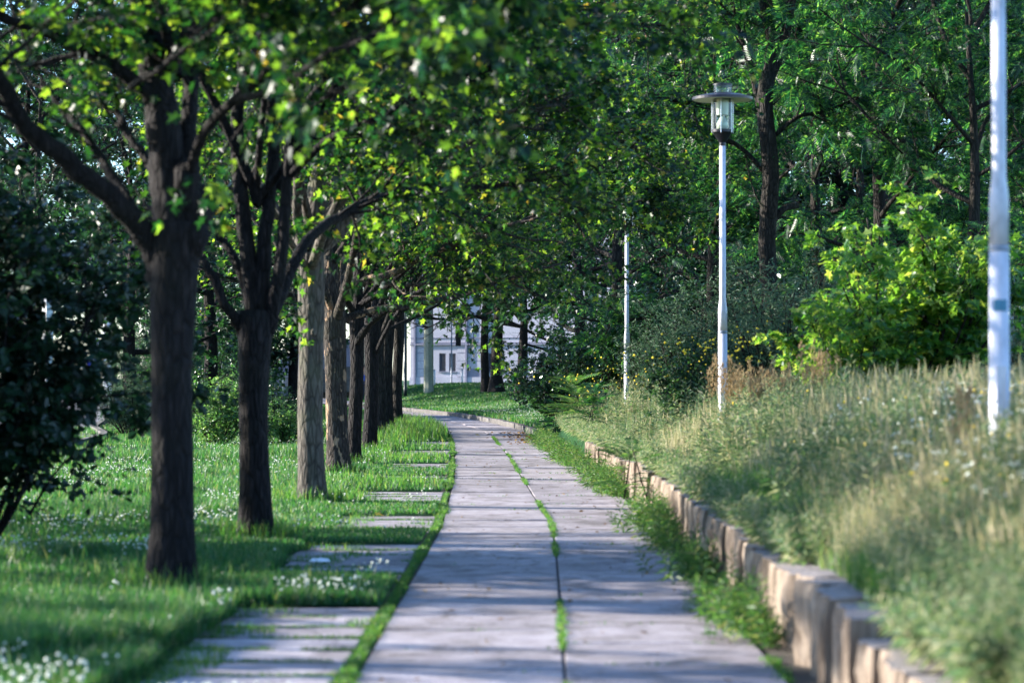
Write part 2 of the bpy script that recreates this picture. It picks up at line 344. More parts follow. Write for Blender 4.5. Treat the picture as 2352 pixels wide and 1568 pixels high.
xs = np.unique(np.concatenate([np.linspace(-60, -12, 25), np.linspace(-12, 10, 111), np.linspace(10, 60, 30), ]))
ys = np.unique(np.concatenate([np.linspace(-12, 8, 11), np.linspace(8, 70, 125), np.linspace(70, 130, 61), np.linspace(130, 400, 20)]))
gx, gy = np.meshgrid(xs, ys)
gz = ground_z(gx, gy)
onp = (gx > XL(gy) - .12) & (gx < XW(gy) + .16) & (gy < 64) | ((gx > XL(gy) - .12) & (gx < XR(gy) + .12))
gz = np.where(onp, -.09, gz)
gz = np.where((gx < XL(gy) - .11) & (gx > XL(gy) - 1.15) & (gy < 58), -.03, gz)
def sheet(name, gx, gy, gz, mat):
    r, c = gx.shape; V = np.stack([gx, gy, gz], -1).reshape(-1, 3)
    i = (np.arange(r - 1)[:, None] * c + np.arange(c - 1)[None]).ravel()
    mb = MB(); mb.add(V, np.stack([i, i + 1, i + 1 + c, i + c], 1))
    return mb.build(name, mat, smooth=True)
def ground_mat():
    m, nt, out = new_mat('lawn_soil'); L = nt.links.new
    tc = nd(nt, 'ShaderNodeTexCoord'); n = nd(nt, 'ShaderNodeTexNoise', i_Scale=9, i_Detail=9, i_Roughness=.75); L(tc.outputs['Object'], n.inputs['Vector'])
    n2 = nd(nt, 'ShaderNodeTexNoise', i_Scale=.5, i_Detail=3); L(tc.outputs['Object'], n2.inputs['Vector'])
    a = ramp(nt, n.outputs[0], [(.3, (.012, .03, .014)), (.5, (.016, .06, .022)), (.7, (.035, .10, .035))])
    mx = nd(nt, 'ShaderNodeMixRGB'); L(ramp(nt, n2.outputs[0], [(.45, (0, 0, 0)), (.7, (.6, .6, .6))]), mx.inputs[0]); L(a, mx.inputs[1]); mx.inputs[2].default_value = (.035, .085, .03, 1)
    p = nd(nt, 'ShaderNodeBsdfPrincipled', i_Roughness=.9); p.inputs['Specular IOR Level'].default_value = .1
    L(mx.outputs[0], p.inputs['Base Color']); b = nd(nt, 'ShaderNodeBump', i_Strength=.8, i_Distance=.05); L(n.outputs[0], b.inputs['Height']); L(b.outputs[0], p.inputs['Normal'])
    L(p.outputs[0], out.inputs[0]); return m
M['ground'] = ground_mat()
g = sheet('ground', gx, gy, gz, M['ground']); tag(g, 'green ground under the lawns and the planted bank', 'ground', kind='structure')
mb = MB(); yy = np.linspace(-12, 112, 200)
V = np.concatenate([np.stack([XL(yy) - .14, yy, np.full(200, -.02)], 1), np.stack([XW(yy) * (yy < 56) + XR(yy) * (yy >= 56) + .17, yy, np.full(200, -.018)], 1)])
i = np.arange(199); mb.add(V, np.stack([i, i + 200, i + 201, i + 1], 1)); o = mb.build('path_bed', M['soil'])
tag(o, 'dark soil showing in the joints of the slab path', 'soil bed', kind='structure')

# ------------------------------------------------------------------ paving
def slab(mb, c, b=.006):
    # c: four corners xy counter-clockwise, top heights
    c = np.array(c, float); m = c[:, :2].mean(0)
    V = []
    for dz, ins in ((-.05, 0), (-b, 0), (0, b)):
        d = m - c[:, :2]; q = c[:, :2] + d / np.linalg.norm(d, axis=1)[:, None] * ins * 1.4
        V.append(np.concatenate([q, (c[:, 2] + dz)[:, None]], 1))
    V = np.concatenate(V); Fc = [(8, 9, 10, 11)]
    for r in range(2):
        for k in range(4): Fc.append((r * 4 + k, r * 4 + (k + 1) % 4, r * 4 + 4 + (k + 1) % 4, r * 4 + 4 + k))
    mb.addl(V, Fc)
mb = MB(); joints = []
for colm in range(2):
    y = 6.0 + colm * .35
    while y < 104:
        L_ = rng.uniform(.93, 1.07) if rng.random() < .8 else rng.uniform(1.6, 2.0)
        g_ = .008 + .014 * rng.random()
        y0, y1 = y + g_ / 2, y + L_ - g_ / 2
        if y < 60:
            e0 = (XL if colm == 0 else XC); e1 = (XC if colm == 0 else XR)
            a0, a1, b0, b1 = e0(y0), e0(y1), e1(y0), e1(y1); gp = .008
        else:
            e0, e1 = XL, XR; t0, t1 = (0, .5) if colm == 0 else (.5, 1)
            a0 = e0(y0) * (1 - t0) + e1(y0) * t0; a1 = e0(y1) * (1 - t0) + e1(y1) * t0
            b0 = e0(y0) * (1 - t1) + e1(y0) * t1; b1 = e0(y1) * (1 - t1) + e1(y1) * t1; gp = .006
        h = rng.normal(0, .003, 4) + rng.normal(0, .003)
        slab(mb, [(a0 + gp, y0, h[0]), (b0 - gp, y0, h[1]), (b1 - gp, y1, h[2]), (a1 + gp, y1, h[3])])
        joints.append((a0, b0, y, colm)); y += L_
pv = mb.build('path', M['slab']); tag(pv, 'pale concrete slab footpath in two long columns', 'path', kind='structure')
ROWS = [(10.9, 16.3), (18.4, 22.2), (23.9, 26.6), (29.0, 31.8), (34.2, 36.6), (38.7, 41.4), (44.3, 48.0), (50.8, 54.0)]
mb = MB(); side_j = []
for (a, b) in ROWS:
    n = max(2, int(round((b - a) / .62))); e = np.linspace(a, b, n + 1)
    for q in range(n):
        h = rng.normal(.0, .004, 4); x0 = XL(e[q]) - .10; w = 1.02 + rng.uniform(-.05, .05); g_ = .02 + .02 * rng.random()
        slab(mb, [(x0 - w, e[q] + g_, h[0]), (x0, e[q] + g_, h[1]), (x0, e[q + 1] - g_, h[2]), (x0 - w, e[q + 1] - g_, h[3])])
        side_j.append((x0 - w, x0, e[q]))
o = mb.build('pavement', M['slab']); tag(o, 'short runs of old slabs half sunk in the lawn beside the path', 'paving', kind='structure')

# ------------------------------------------------------------------ grass
def blades(mb, x, y, z, h, w, lean=.35, seg=2):
    n = len(x)
    if n == 0: return
    a = rng.uniform(0, 2 * PI, n); ld = rng.uniform(0, 2 * PI, n); l = np.abs(rng.normal(0, lean, n)) * h
    dx, dy = np.cos(a) * w / 2, np.sin(a) * w / 2
    lx, ly = np.cos(ld) * l, np.sin(ld) * l
    base = np.stack([x, y, z], 1)
    V = np.zeros((n, 5, 3))
    V[:, 0] = base + np.stack([dx, dy, 0 * x], 1); V[:, 1] = base - np.stack([dx, dy, 0 * x], 1)
    mid = base + np.stack([lx * .35, ly * .35, h * .6], 1)
    V[:, 2] = mid - np.stack([dx * .75, dy * .75, 0 * x], 1); V[:, 3] = mid + np.stack([dx * .75, dy * .75, 0 * x], 1)
    V[:, 4] = base + np.stack([lx, ly, h * np.sqrt(np.clip(1 - (l / h) ** 2 * .5, .2, 1))], 1)
    b = np.arange(n)[:, None] * 5
    mb.add(V.reshape(-1, 3), b + np.array([[0, 1, 2, 3]]), b + np.array([[3, 2, 4]]))
def noise2(x, y, s, seed=0):
    r = np.random.default_rng(seed); t = np.zeros_like(x)
    for k in range(6):
        a = r.uniform(0, 6.28); f = s * r.uniform(.6, 1.8)
        t += np.sin((x * np.cos(a) + y * np.sin(a)) * f + r.uniform(0, 6.28))
    return t / 6 * 1.6
def in_rows(x, y):
    m = np.zeros(len(x), bool)
    for a, b in ROWS: m |= (y > a) & (y < b)
    return m & (x > XL(y) - 1.12 + .12 * noise2(x, y, 5, 3)) & (x < XL(y) - .1)
def wedge(n, y0, y1, xl, xr, pw=1.0):
    # more blades near the viewer
    u = rng.random(n); y = (y0 ** -pw + u * (y1 ** -pw - y0 ** -pw)) ** (-1 / pw) if pw > 0 else y0 + u * (y1 - y0)
    a, b = xl(y), xr(y); x = a + rng.random(n) * (b - a); return x, y
mb = MB()
x, y = wedge(420000, 10.5, 64, lambda y: np.maximum(-.235 * y - .6, -15.0), lambda y: XL(y) - .10, .6)
keep = ~in_rows(x, y) ; x, y = x[keep], y[keep]
hn = .5 + .5 * noise2(x, y, 1.1, 5)
near_edge = np.exp(-((XL(y) - .1 - x) / .5))
h = (.05 + .07 * np.clip(hn, 0, 1)) * rng.uniform(.6, 1.5, len(x)) * (1 - .35 * near_edge)
tallp = (noise2(x, y, .8, 9) > .45) | (rng.random(len(x)) < .03)
h = np.where(tallp, h * 1.7, h); h = np.where((XL(y) - x < 1.35) & (y > 22), np.minimum(h, .06 * rng.uniform(.5, 1.3, len(x))), h)
blades(mb, x, y, ground_z(x, y) - .01, h, .006 + .00028 * y, .45)
o = mb.build('lawn_grass', M['grass']); tag(o, 'clover-flecked green lawn left of the slab path around the tree row', 'lawn', kind='stuff')
# far lawn behind the kerb and verge beyond
mb = MB()
x, y = wedge(150000, 57, 124, lambda y: XR(y) + .22, lambda y: np.full_like(y, 9.0), 0)
blades(mb, x, y, ground_z(x, y) - .01, rng.uniform(.05, .13, len(x)) , .02 + .0001 * y, .5)
o = mb.build('far_lawn_grass', M['grass']); tag(o, 'mown green lawn rising behind the curved kerb to the pale building', 'lawn', kind='stuff')
mb = MB()
x, y = wedge(60000, 58, 120, lambda y: np.maximum(XL(y) - 9, -24), lambda y: XL(y) - .05, .3)
keep = (y < 66) | (x > XL(y) - 5) ; x, y = x[keep], y[keep]
blades(mb, x, y, ground_z(x, y) - .01, rng.uniform(.06, .2, len(x)), .02, .5)
o = mb.build('verge_grass', M['grass']); tag(o, 'rough verge grass left of the path where it bends away', 'verge grass', kind='stuff')
# taller verge round the far trunks and lush tussocks
mb = MB(); 
for (px, py, d, sx, sy, n, hh) in [(960, 0, 63, .8, 5, 5000, .3), (930, 0, 56, .5, 3, 2500, .28), (905, 0, 46, .7, 1.0, 1200, .2), (980, 0, 43, .6, .8, 1200, .12), (880, 0, 33, .8, 1.0, 2200, .14), (720, 0, 29.4, .4, .3, 600, .15)]:
    cx = (px - 1176) / F * d
    x = cx + rng.normal(0, sx, n); y = d + rng.normal(0, sy, n); k = (x < XL(y) - .12) & ~in_rows(x, y); x, y = x[k], y[k]
    blades(mb, x, y, ground_z(x, y), hh * rng.uniform(.5, 1.3, len(x)), .009 + .0001 * y, .4)
for (x0, y0) in [(-2.44, 17.2), (-2.40, 22.5), (-2.37, 28.7), (-2.6, 36.3), (-2.63, 40.4), (-2.72, 46.3)]:
    a = rng.uniform(0, 6.28, 420); r = rng.uniform(.16, .42, 420); x = x0 + r * np.cos(a); y = y0 + r * np.sin(a)
    blades(mb, x, y, ground_z(x, y), rng.uniform(.08, .24, 420), .009, .35)
o = mb.build('tussock_grass', M['lush']); tag(o, 'taller unmown grass round the trunk feet and path edge', 'long grass', kind='stuff')
# grass in the joints
mb = MB()
def seam(fn, dx, n, wd, seed, th, y0=8, y1=58):
    y = rng.uniform(y0, y1, n); w = noise2(y, y * 0, 1.6, seed); k = w > th; y = y[k]; w = w[k]
    x = fn(y) + dx + rng.normal(0, 1, len(y)) * wd * (.3 + .7 * np.clip(w + .3, 0, 1.2))
    blades(mb, x, y, np.full(len(y), -.02), rng.uniform(.025, .065, len(y)), .007 + .0002 * y, .8)
seam(XC, 0, 15000, .016, 21, -.05); seam(XL, -.05, 38000, .032, 22, -.55, 8, 60); seam(XR, .0, 16000, .05, 25, -.1, 8, 60)
def joint_grass(a, b, y, n, dens):
    t = rng.random(n); m = noise2(t * 6 + y * 3.7, t * 0, 1.0, 31) > dens; t = t[m]
    blades(mb, a + (b - a) * t, y + rng.normal(0, .012, len(t)), np.full(len(t), -.02), rng.uniform(.015, .045, len(t)), .008 + .0002 * y, .8)
for a, b, y, c in joints:
    if y < 58: joint_grass(a, b, y, 90, .55 if c == 0 else .3)
for a, b, y in side_j: joint_grass(a, b, y + .01, 700, -.25)
# grass creeping over the outer side of the sunk slabs
x, y = wedge(26000, 10.5, 56, lambda y: XL(y) - 1.3, lambda y: XL(y) - .1, .6); u = (XL(y) - .1 - x) / 1.2
k = (noise2(x, y, 4.5, 41) > .75 - 1.2 * u ** 1.5) & in_rows(x, y) ; x, y = x[k], y[k]
blades(mb, x, y, np.full(len(x), -.01), rng.uniform(.03, .08, len(x)), .008, .6)
o = mb.build('joint_grass', M['lush']); tag(o, 'short grass growing in the joints between path slabs', 'grass', kind='stuff')
# clover flowers
oc = np.array([(1, 0, 0), (0, 1, 0), (-1, 0, 0), (0, -1, 0), (0, 0, 1), (0, 0, -.7)]) 
OCF = [(0, 1, 4), (1, 2, 4), (2, 3, 4), (3, 0, 4), (1, 0, 5), (2, 1, 5), (3, 2, 5), (0, 3, 5)]
def dots(mb, pos, sc):
    R = np.repeat(np.eye(3)[None], len(pos), 0); mb.scatter(oc, OCF, pos, R, sc)
mb = MB(); x, y = wedge(60000, 10.5, 50, lambda y: np.maximum(-.235 * y, -12), lambda y: XL(y) - .15, .9)
k = (rng.random(len(x)) < .6 * np.clip(noise2(x, y, 1.1, 51) + .5 * noise2(x, y, 4, 52) + .12, 0, 1) ** 1.6) & ~in_rows(x, y) & (rng.random(len(x)) < .75); x, y = x[k], y[k]
dots(mb, np.stack([x, y, ground_z(x, y) + rng.uniform(.08, .17, len(x))], 1), rng.uniform(.008, .015, len(x)))
x, y = wedge(1500, 62, 88, lambda y: XR(y) + .5, lambda y: np.full_like(y, 2.6), 0); k = noise2(x, y, .6, 53) > -.3; x, y = x[k], y[k]
dots(mb, np.stack([x, y, ground_z(x, y) + .12], 1), np.full(len(x), .010))
o = mb.build('clover_flowers', M['white_flower']); tag(o, 'small white clover flowers scattered through the lawns', 'clover', kind='stuff')

# ------------------------------------------------------------------ stone palisade wall
wall = thing('retaining_wall', 'low rough stone block wall holding the weedy bank right of the path', 'wall', (1.6, 9, 0)); wall['_w'] = 1
y = 8.6; n_b = 0
while y < 40 and n_b < 99:
    L_ = rng.uniform(.28, .55); top = .42 + .015 * math.sin(y * 1.1) + rng.uniform(-.016, .016) - (.05 if y < 11 else 0); off = rng.uniform(-.035, .03)
    x0 = float(XW(y)) + off; x1 = x0 + .28
    mb = MB(); nx, ny, nz = 4, 6, 6
    ua = np.linspace(0, 1, ny + 1); uz = np.linspace(0, 1, nz + 1)
    # front face grid with a broken, vertically grooved surface, then top
    gv = []; ridge = rng.normal(0, .02, ny + 1)
    for b_, vz in enumerate(uz):
        for a_, vy in enumerate(ua):
            edge = .018 if a_ in (0, ny) else 0
            gv.append((x0 + edge + ridge[a_] + rng.normal(0, .006) + (.012 if b_ == nz else 0), y + .004 + (L_ - .008) * vy, -.08 + (top + .08) * vz + (rng.normal(0, .004) if b_ == nz else 0)))
    for cx_ in (.5, 1.0):
        for a_, vy in enumerate(ua): gv.append((x0 + .28 * cx_, y + .004 + (L_ - .008) * vy, top + rng.normal(0, .006)))
    for a_, vy in enumerate(ua): gv.append((x1, y + .004 + (L_ - .008) * vy, -.08))
    R_ = ny + 1; fs = []
    for r_ in range(nz + 3):
        for c_ in range(ny): q = r_ * R_ + c_; fs.append((q, q + R_, q + R_ + 1, q + 1))
    fs.append(tuple(r_ * R_ for r_ in range(nz + 4))[::-1]); fs.append(tuple(r_ * R_ + ny for r_ in range(nz + 4)))
    mb.addl([(p[0] - 1.6, p[1] - 9, p[2]) for p in gv], fs)
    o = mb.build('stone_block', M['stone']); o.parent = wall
    y += L_ + rng.uniform(.003, .025); n_b += 1
# curved kerb before the far lawn
mb = MB(); yk = 55.0
kb = thing('kerb', 'curved low stone kerb between the path bend and the far lawn', 'kerb', (0, 0, 0))
while yk < 112:
    y1 = yk + .95; a = np.array([XR(yk) + .02, yk]); b = np.array([XR(y1) + .02, y1]); t = unit(b - a); nn = np.array([t[1], -t[0]])
    h = .13 + rng.normal(0, .006); a = a + t * .006; b = b - t * .006
    c = [a, a + nn * .16, b + nn * .16, b]; V = [(p[0], p[1], -.06) for p in c] + [(p[0], p[1], h - .012) for p in c] + [(*(p + (np.mean(c, 0) - p) * .07), h) for p in c]
    fs = [(8, 9, 10, 11)]
    for r in range(2):
        for q in range(4): fs.append((r * 4 + q, r * 4 + (q + 1) % 4, r * 4 + 4 + (q + 1) % 4, r * 4 + 4 + q))
    mb.addl(V, fs); yk = y1
o = mb.build('kerb_stones', M['kerbstone'], kb)
# slotted drain in the path
dr = thing('drain_grate', 'long slotted metal drain grate set across the path slabs', 'drain', (-.9, 48.6, .0))
mb = MB(); box(mb, -.45, .75, 0, .02, -.02, .012); box(mb, -.45, .75, .16, .18, -.02, .012); mb.build('frame', M['grey_metal'], dr)
mb = MB()
for k in range(30): box(mb, -.44 + k * .04, -.42 + k * .04, .02, .16, -.02, .009)
mb.build('slats', M['iron'], dr)

# ------------------------------------------------------------------ trees
SUNV = np.array([-1.0, .22, math.tan(math.radians(19)) * math.hypot(1, .22)]); SUNV /= np.linalg.norm(SUNV)
SUN_GAPS = [(np.array([4.6, 30, 3.2]), 1.1), (np.array([3.2, 13.5, 1.0]), .9), (np.array([2.6, 17.0, .9]), .8)]   # leaves dropped along sun rays to let light onto bush and bank
OFF = np.zeros(3)
def grow(start, d, L, n, up=.0, wander=.25):
    pts = [np.array(start, float)]; d = unit(np.array(d, float))
    for k in range(n):
        d = unit(d + rng.normal(0, wander, 3) * .5 + np.array([0, 0, up])); pts.append(pts[-1] + d * L / n)
    return np.array(pts)
def foliage(bark, leaf, subs, twig_per_m, tw_len, leaves, lsize, T, flat=.45, droop=.35, jit=.05, twr=.004, zmin=None, cull=0):
    S, D = [], []
    for pts in subs:
        seg = np.linalg.norm(np.diff(pts, axis=0), axis=1); n = max(3, int(seg.sum() * twig_per_m))
        t = np.sort(rng.uniform(.12, 1, n)) * (len(pts) - 1); i = np.minimum(t.astype(int), len(pts) - 2); f = (t - i)[:, None]
        p = pts[i] * (1 - f) + pts[i + 1] * f; tg = unit(pts[i + 1] - pts[i])
        r = rng.normal(0, 1, (n, 3)) * np.array([1, 1, .45]); S.append(p); D.append(unit(tg * .7 + unit(r) * 1.0))
    S = np.concatenate(S); D = np.concatenate(D); n = len(S); L = rng.uniform(*tw_len, n)
    if twr: bark.scatter(TWIG[0], TWIG[1], S, basis(D, np.repeat([[0, 0, 1.]], n, 0) + rng.normal(0, .1, (n, 3))), np.stack([np.full(n, twr), L, np.full(n, twr)], 1))
    k = leaves; t = rng.uniform(.2, 1.05, (n, k)); pos = S[:, None] + D[:, None] * (L[:, None] * t)[:, :, None] + rng.normal(0, jit, (n, k, 3))
    pos[..., 2] -= .12 * L[:, None] * t * t
    N = n * k; fd = unit(np.repeat(D, k, 0) * .6 + rng.normal(0, .7, (N, 3)) * np.array([1, 1, .5]) + np.array([0, 0, -droop]))
    nm = np.array([0, 0, 1.]) + rng.normal(0, flat, (N, 3))
    pos = pos.reshape(-1, 3); sz_ = lsize * rng.uniform(.5, 1.3, N)
    if zmin is not None: k_ = pos[:, 2] > zmin + .25 * np.sin(pos[:, 0] * 3) + .2 * np.sin(pos[:, 1] * 4); pos, fd, nm, sz_ = pos[k_], fd[k_], nm[k_], sz_[k_]
    if cull:
        k_ = np.ones(len(pos), bool)
        for g_, r_ in SUN_GAPS: q_ = pos + OFF - g_; dist = np.linalg.norm(q_ - (q_ @ SUNV)[:, None] * SUNV, axis=1); k_ &= ~((dist < r_) & (rng.random(len(pos)) < .85))
        pos, fd, nm, sz_ = pos[k_], fd[k_], nm[k_], sz_[k_]
    if cull: k_ = ~((pos[:, 0] < -.7) & (pos[:, 2] < 4.4) & (rng.random(len(pos)) < cull)); pos, fd, nm, sz_ = pos[k_], fd[k_], nm[k_], sz_[k_]  # low left leaves thinned so the sun reaches the bank
    leaf.scatter(T[0], T[1], pos, basis(fd, nm), sz_)
def subs_from(bark, pts, r, n, lr, t0=.2, bias=(0, 0, .1), up=.03):
    out = []
    for q in range(n):
        t = rng.uniform(t0, 1) * (len(pts) - 1); i = min(int(t), len(pts) - 2); f = t - i
        p = pts[i] * (1 - f) + pts[i + 1] * f; tg = unit(pts[i + 1] - pts[i]); rd = rng.normal(0, 1, 3) * np.array([1, 1, .5])
        s = grow(p, tg * .8 + unit(rd) * .9 + np.array(bias), rng.uniform(*lr), 6, up)
        rr = max(.006, min(.022, r * .35)); tube(bark, s, [rr, rr * .3], 4, cap=False); out.append(s)
    return out
ROW = 'maples in a row along the left side of the slab path'
OFF = np.zeros(3)
def row_tree(label, bx, by, r0, fork, px_top, limbs, autos, mat, lm=9, seed=1, leafk=15, sides=18, knot=0, zmin=None, extra_bumps=(), rise=0.0, cull=.6):
    global rng, OFF
    rng = np.random.default_rng(seed); OFF = np.array([bx, by, 0.])
    t = thing('maple_tree', label, 'tree', (bx, by, 0), group=ROW)
    o = np.array([bx, by, 0.]); bark = MB(); leaf = MB()
    zt = fork; topx = (px_top - 1176) / F * by - bx
    zz = np.concatenate([[-.1, 0, .06, .14, .3, .5], np.arange(.75, zt + .01, .2), [zt]])
    pts = np.stack([topx * smooth(zz / zt) + .015 * np.sin(zz * 2.3 + seed), .02 * np.sin(zz * 1.7 + seed * 2), zz], 1)
    rr = r0 * (1 + .42 * np.exp(-np.clip(zz, 0, 9) / .2) + .0 * zz) * np.interp(zz, [0, zt * .6, zt], [1.03, .94, 1.12 + knot])
    tube(bark, pts, rr, 28, .035)
    for (bz, ba, br) in extra_bumps:      # knots and burrs
        a = np.linspace(0, 2 * PI, 10, endpoint=False); c = np.array([np.interp(bz, zz, pts[:, 0]) + math.cos(ba) * r0 * .8, math.sin(ba) * r0 * .8, bz])
        V = []; prof = [(0, 1), (.55, .8), (.9, .4), (1, 0), (.9, -.4), (.55, -.8), (0.02, -1)]
        for pr, pz in prof: V += [(c[0] + math.cos(k) * pr * br * (1 + rng.normal(0, .08)), c[1] + math.sin(k) * pr * br, c[2] + pz * br * 1.4) for k in a]
        q = [(r_ * 10 + k, r_ * 10 + (k + 1) % 10, r_ * 10 + 10 + (k + 1) % 10, r_ * 10 + 10 + k) for r_ in range(6) for k in range(10)]
        bark.addl(V, q)
    subs = []
    for L_ in limbs:
        p = np.array([P(a, b, by + c) for a, b, c in L_[0]]) - o; p = smooth_path(p, 4)
        p[1:-1] += rng.normal(0, .008, (len(p) - 2, 3))
        tube(bark, p, [L_[1] * 1.25, L_[1], (L_[1] + L_[2]) / 2, L_[2]], 12, .05)
        subs += subs_from(bark, p, L_[1], int(L_[3]), (.7, 1.5), L_[4] if len(L_) > 4 else .35, up=.04)
    top = pts[-1] + np.array([0, 0, rise])
    for (az, el, ln, rb, ns) in autos:
        d = np.array([math.cos(az) * math.cos(el), math.sin(az) * math.cos(el), math.sin(el)])
        p = smooth_path(grow(top - np.array([0, 0, rng.uniform(0, .3)]), d, ln, 6, .02, .22), 3)
        tube(bark, p, [rb * 1.2, rb, rb * .6, rb * .3], 9, .05)
        subs += subs_from(bark, p, rb, ns, (.8, 1.7), .3, up=.02)
    foliage(bark, leaf, subs, 6.5, (.25, .55), leafk, .088, MAPLE, .55, .35, zmin=zmin, cull=cull)
    bark.build('trunk', mat, t, smooth=True); leaf.build('crown', M['maple'], t)
    return t
def autos(n, el=(.35, 1.2), ln=(3.2, 5.0), rb=.06, ns=11, seed=0, az0=0):
    r = np.random.default_rng(seed)
    return [(az0 + 2 * PI * k / n + r.uniform(-.3, .3), r.uniform(*el), r.uniform(*ln), rb * r.uniform(.7, 1.1), ns) for k in range(n)]
row_tree('nearest maple of the row, thick dark trunk with burrs at the fork', -2.44, 17.2, .155, 2.65, 405, [
    ([(400, 590, 0), (395, 470, 0), (385, 380, 0), (368, 250, 0), (345, 100, .1), (325, -60, .2), (300, -400, .4)], .14, .06, 10, .6),
    ([(425, 570, 0), (440, 440, -.1), (432, 300, .1), (440, 150, .3), (450, -100, .6)], .07, .04, 8, .65),
    ([(370, 620, 0), (330, 540, -.1), (250, 450, -.3), (150, 370, -.5), (60, 290, -.7), (0, 190, -.9), (-80, 60, -1.2)], .078, .05, 8, .6),
    ([(330, 530, 0), (280, 440, .2), (225, 360, .4), (180, 290, .5), (100, 200, .8)], .036, .022, 6, .5),
    ([(375, 430, .1), (330, 360, .3), (290, 310, .4), (265, 250, .6)], .034, .02, 5, .5),
    ([(420, 470, 0), (455, 330, -.3), (530, 240, -.7), (620, 160, -1.2), (640, 110, -1.4), (600, 40, -1.8), (560, -40, -2)], .034, .02, 16, .45),
    ([(375, 260, 0), (310, 185, -.1), (180, 110, -.3), (60, 60, -.6), (-60, 20, -.8)], .05, .03, 10, .3),
    ([(640, 150, -1.2), (720, 60, -1.6), (830, 0, -2.2), (930, -60, -2.6)], .03, .012, 14, .1),
    ([(540, 235, -.7), (650, 190, -2.0), (760, 120, -3.0), (880, 70, -3.4)], .02, .01, 12, .3),
    ([(300, 200, -.5), (400, 130, -1.5), (470, 60, -2.2), (560, 30, -2.8)], .02, .01, 10, .2),
], autos(6, (.5, 1.0), (2.6, 3.6), .04, 8, 3), M['bark'], seed=101, rise=1.3, knot=.08, extra_bumps=((2.55, -.4, .13), (2.75, .2, .15), (2.3, 3.4, .09), (2.95, -.9, .11)))
row_tree('second maple of the row, dark trunk splitting into upright limbs', -2.40, 22.5, .143, 2.15, 588, [
    ([(565, 770, 0), (520, 700, -.1), (480, 620, -.1), (450, 580, 0), (400, 520, .2), (330, 470, .5)], .045, .025, 6, .6),
    ([(575, 720, 0), (548, 610, .1), (505, 545, .2), (465, 500, .2), (430, 420, .4)], .038, .022, 6, .5),
    ([(584, 760, 0), (562, 520, 0), (548, 400, 0), (545, 270, .1), (560, 150, .2), (540, -40, .4)], .07, .045, 8, .7),
    ([(598, 760, 0), (612, 540, 0), (628, 370, .2), (622, 240, .3), (645, 80, .4), (660, -100, .6)], .062, .04, 8, .7),
    ([(615, 760, 0), (640, 640, -.1), (655, 470, -.1), (668, 330, -.1), (700, 250, -.2), (780, 120, -.5), (820, 0, -.8)], .055, .03, 10, .65),
    ([(612, 755, 0), (690, 575, .6), (760, 510, 1.2), (850, 460, 2), (950, 437, 2.8), (1050, 435, 3.4), (1180, 420, 4), (1300, 400, 4.5)], .048, .018, 26, .3),
    ([(640, 430, 0), (740, 330, -.4), (870, 270, -.8), (1000, 200, -1), (1130, 150, -1)], .035, .012, 20, .3),
    ([(690, 260, -.2), (820, 180, -1), (980, 120, -2), (1150, 60, -2.6), (1300, 20, -3)], .03, .012, 20, .3),
], autos(5, (.5, 1.0), (2.6, 3.6), .04, 8, 5), M['bark'], seed=102, rise=1.2, knot=.05, extra_bumps=((2.0, .2, .08), (1.95, 3.0, .07)))
row_tree('third maple of the row, straight grey trunk lit along one side', -2.37, 28.7, .153, 3.0, 712, [
    ([(715, 600, 0), (735, 430, .2), (755, 280, .3), (770, 100, .5), (800, -100, .8)], .12, .06, 10, .3),
    ([(705, 640, 0), (760, 490, -.4), (860, 390, -1), (1000, 320, -1.6), (1160, 260, -2), (1290, 240, -2.2)], .055, .012, 34, .2),
    ([(720, 560, 0), (690, 430, -.3), (640, 350, -.5), (560, 300, -.8)], .05, .02, 10, .3),
    ([(770, 480, -.3), (900, 340, -1.0), (1080, 190, -1.5), (1250, 130, -2)], .04, .012, 28, .2),
], autos(7, (.4, .9), (3.0, 4.2), .05, 9, 7), M['bark_grey'], seed=103, extra_bumps=((2.35, -1.6, .045), (2.05, -1.3, .04)))
row_tree('fourth maple of the row, bark flaking off in pale orange patches', -2.6, 36.3, .165, 2.5, 765, [
    ([(765, 780, 0), (758, 600, .1), (770, 420, .2), (780, 250, .3)], .11, .06, 8, .4),
    ([(768, 745, 0), (790, 685, -.3), (830, 648, -.6), (900, 628, -1), (960, 595, -1.4), (1020, 570, -1.8), (1100, 540, -2.2), (1220, 500, -2.6), (1340, 480, -2.8)], .06, .018, 26, .35),
    ([(860, 640, -.8), (920, 655, -1), (985, 650, -1.2), (1080, 640, -1.4)], .03, .015, 6, .5),
    ([(768, 600, 0), (850, 480, 0), (980, 380, 0), (1150, 300, 0), (1350, 300, 0.2), (1500, 360, .4)], .05, .014, 44, .2),
    ([(770, 420, .2), (900, 250, .4), (1100, 120, .8), (1350, 60, 1), (1600, 60, 1.2)], .05, .014, 46, .2),
], autos(6, (.5, .9), (3.0, 4.2), .05, 9, 9), M['bark_peel'], seed=104)
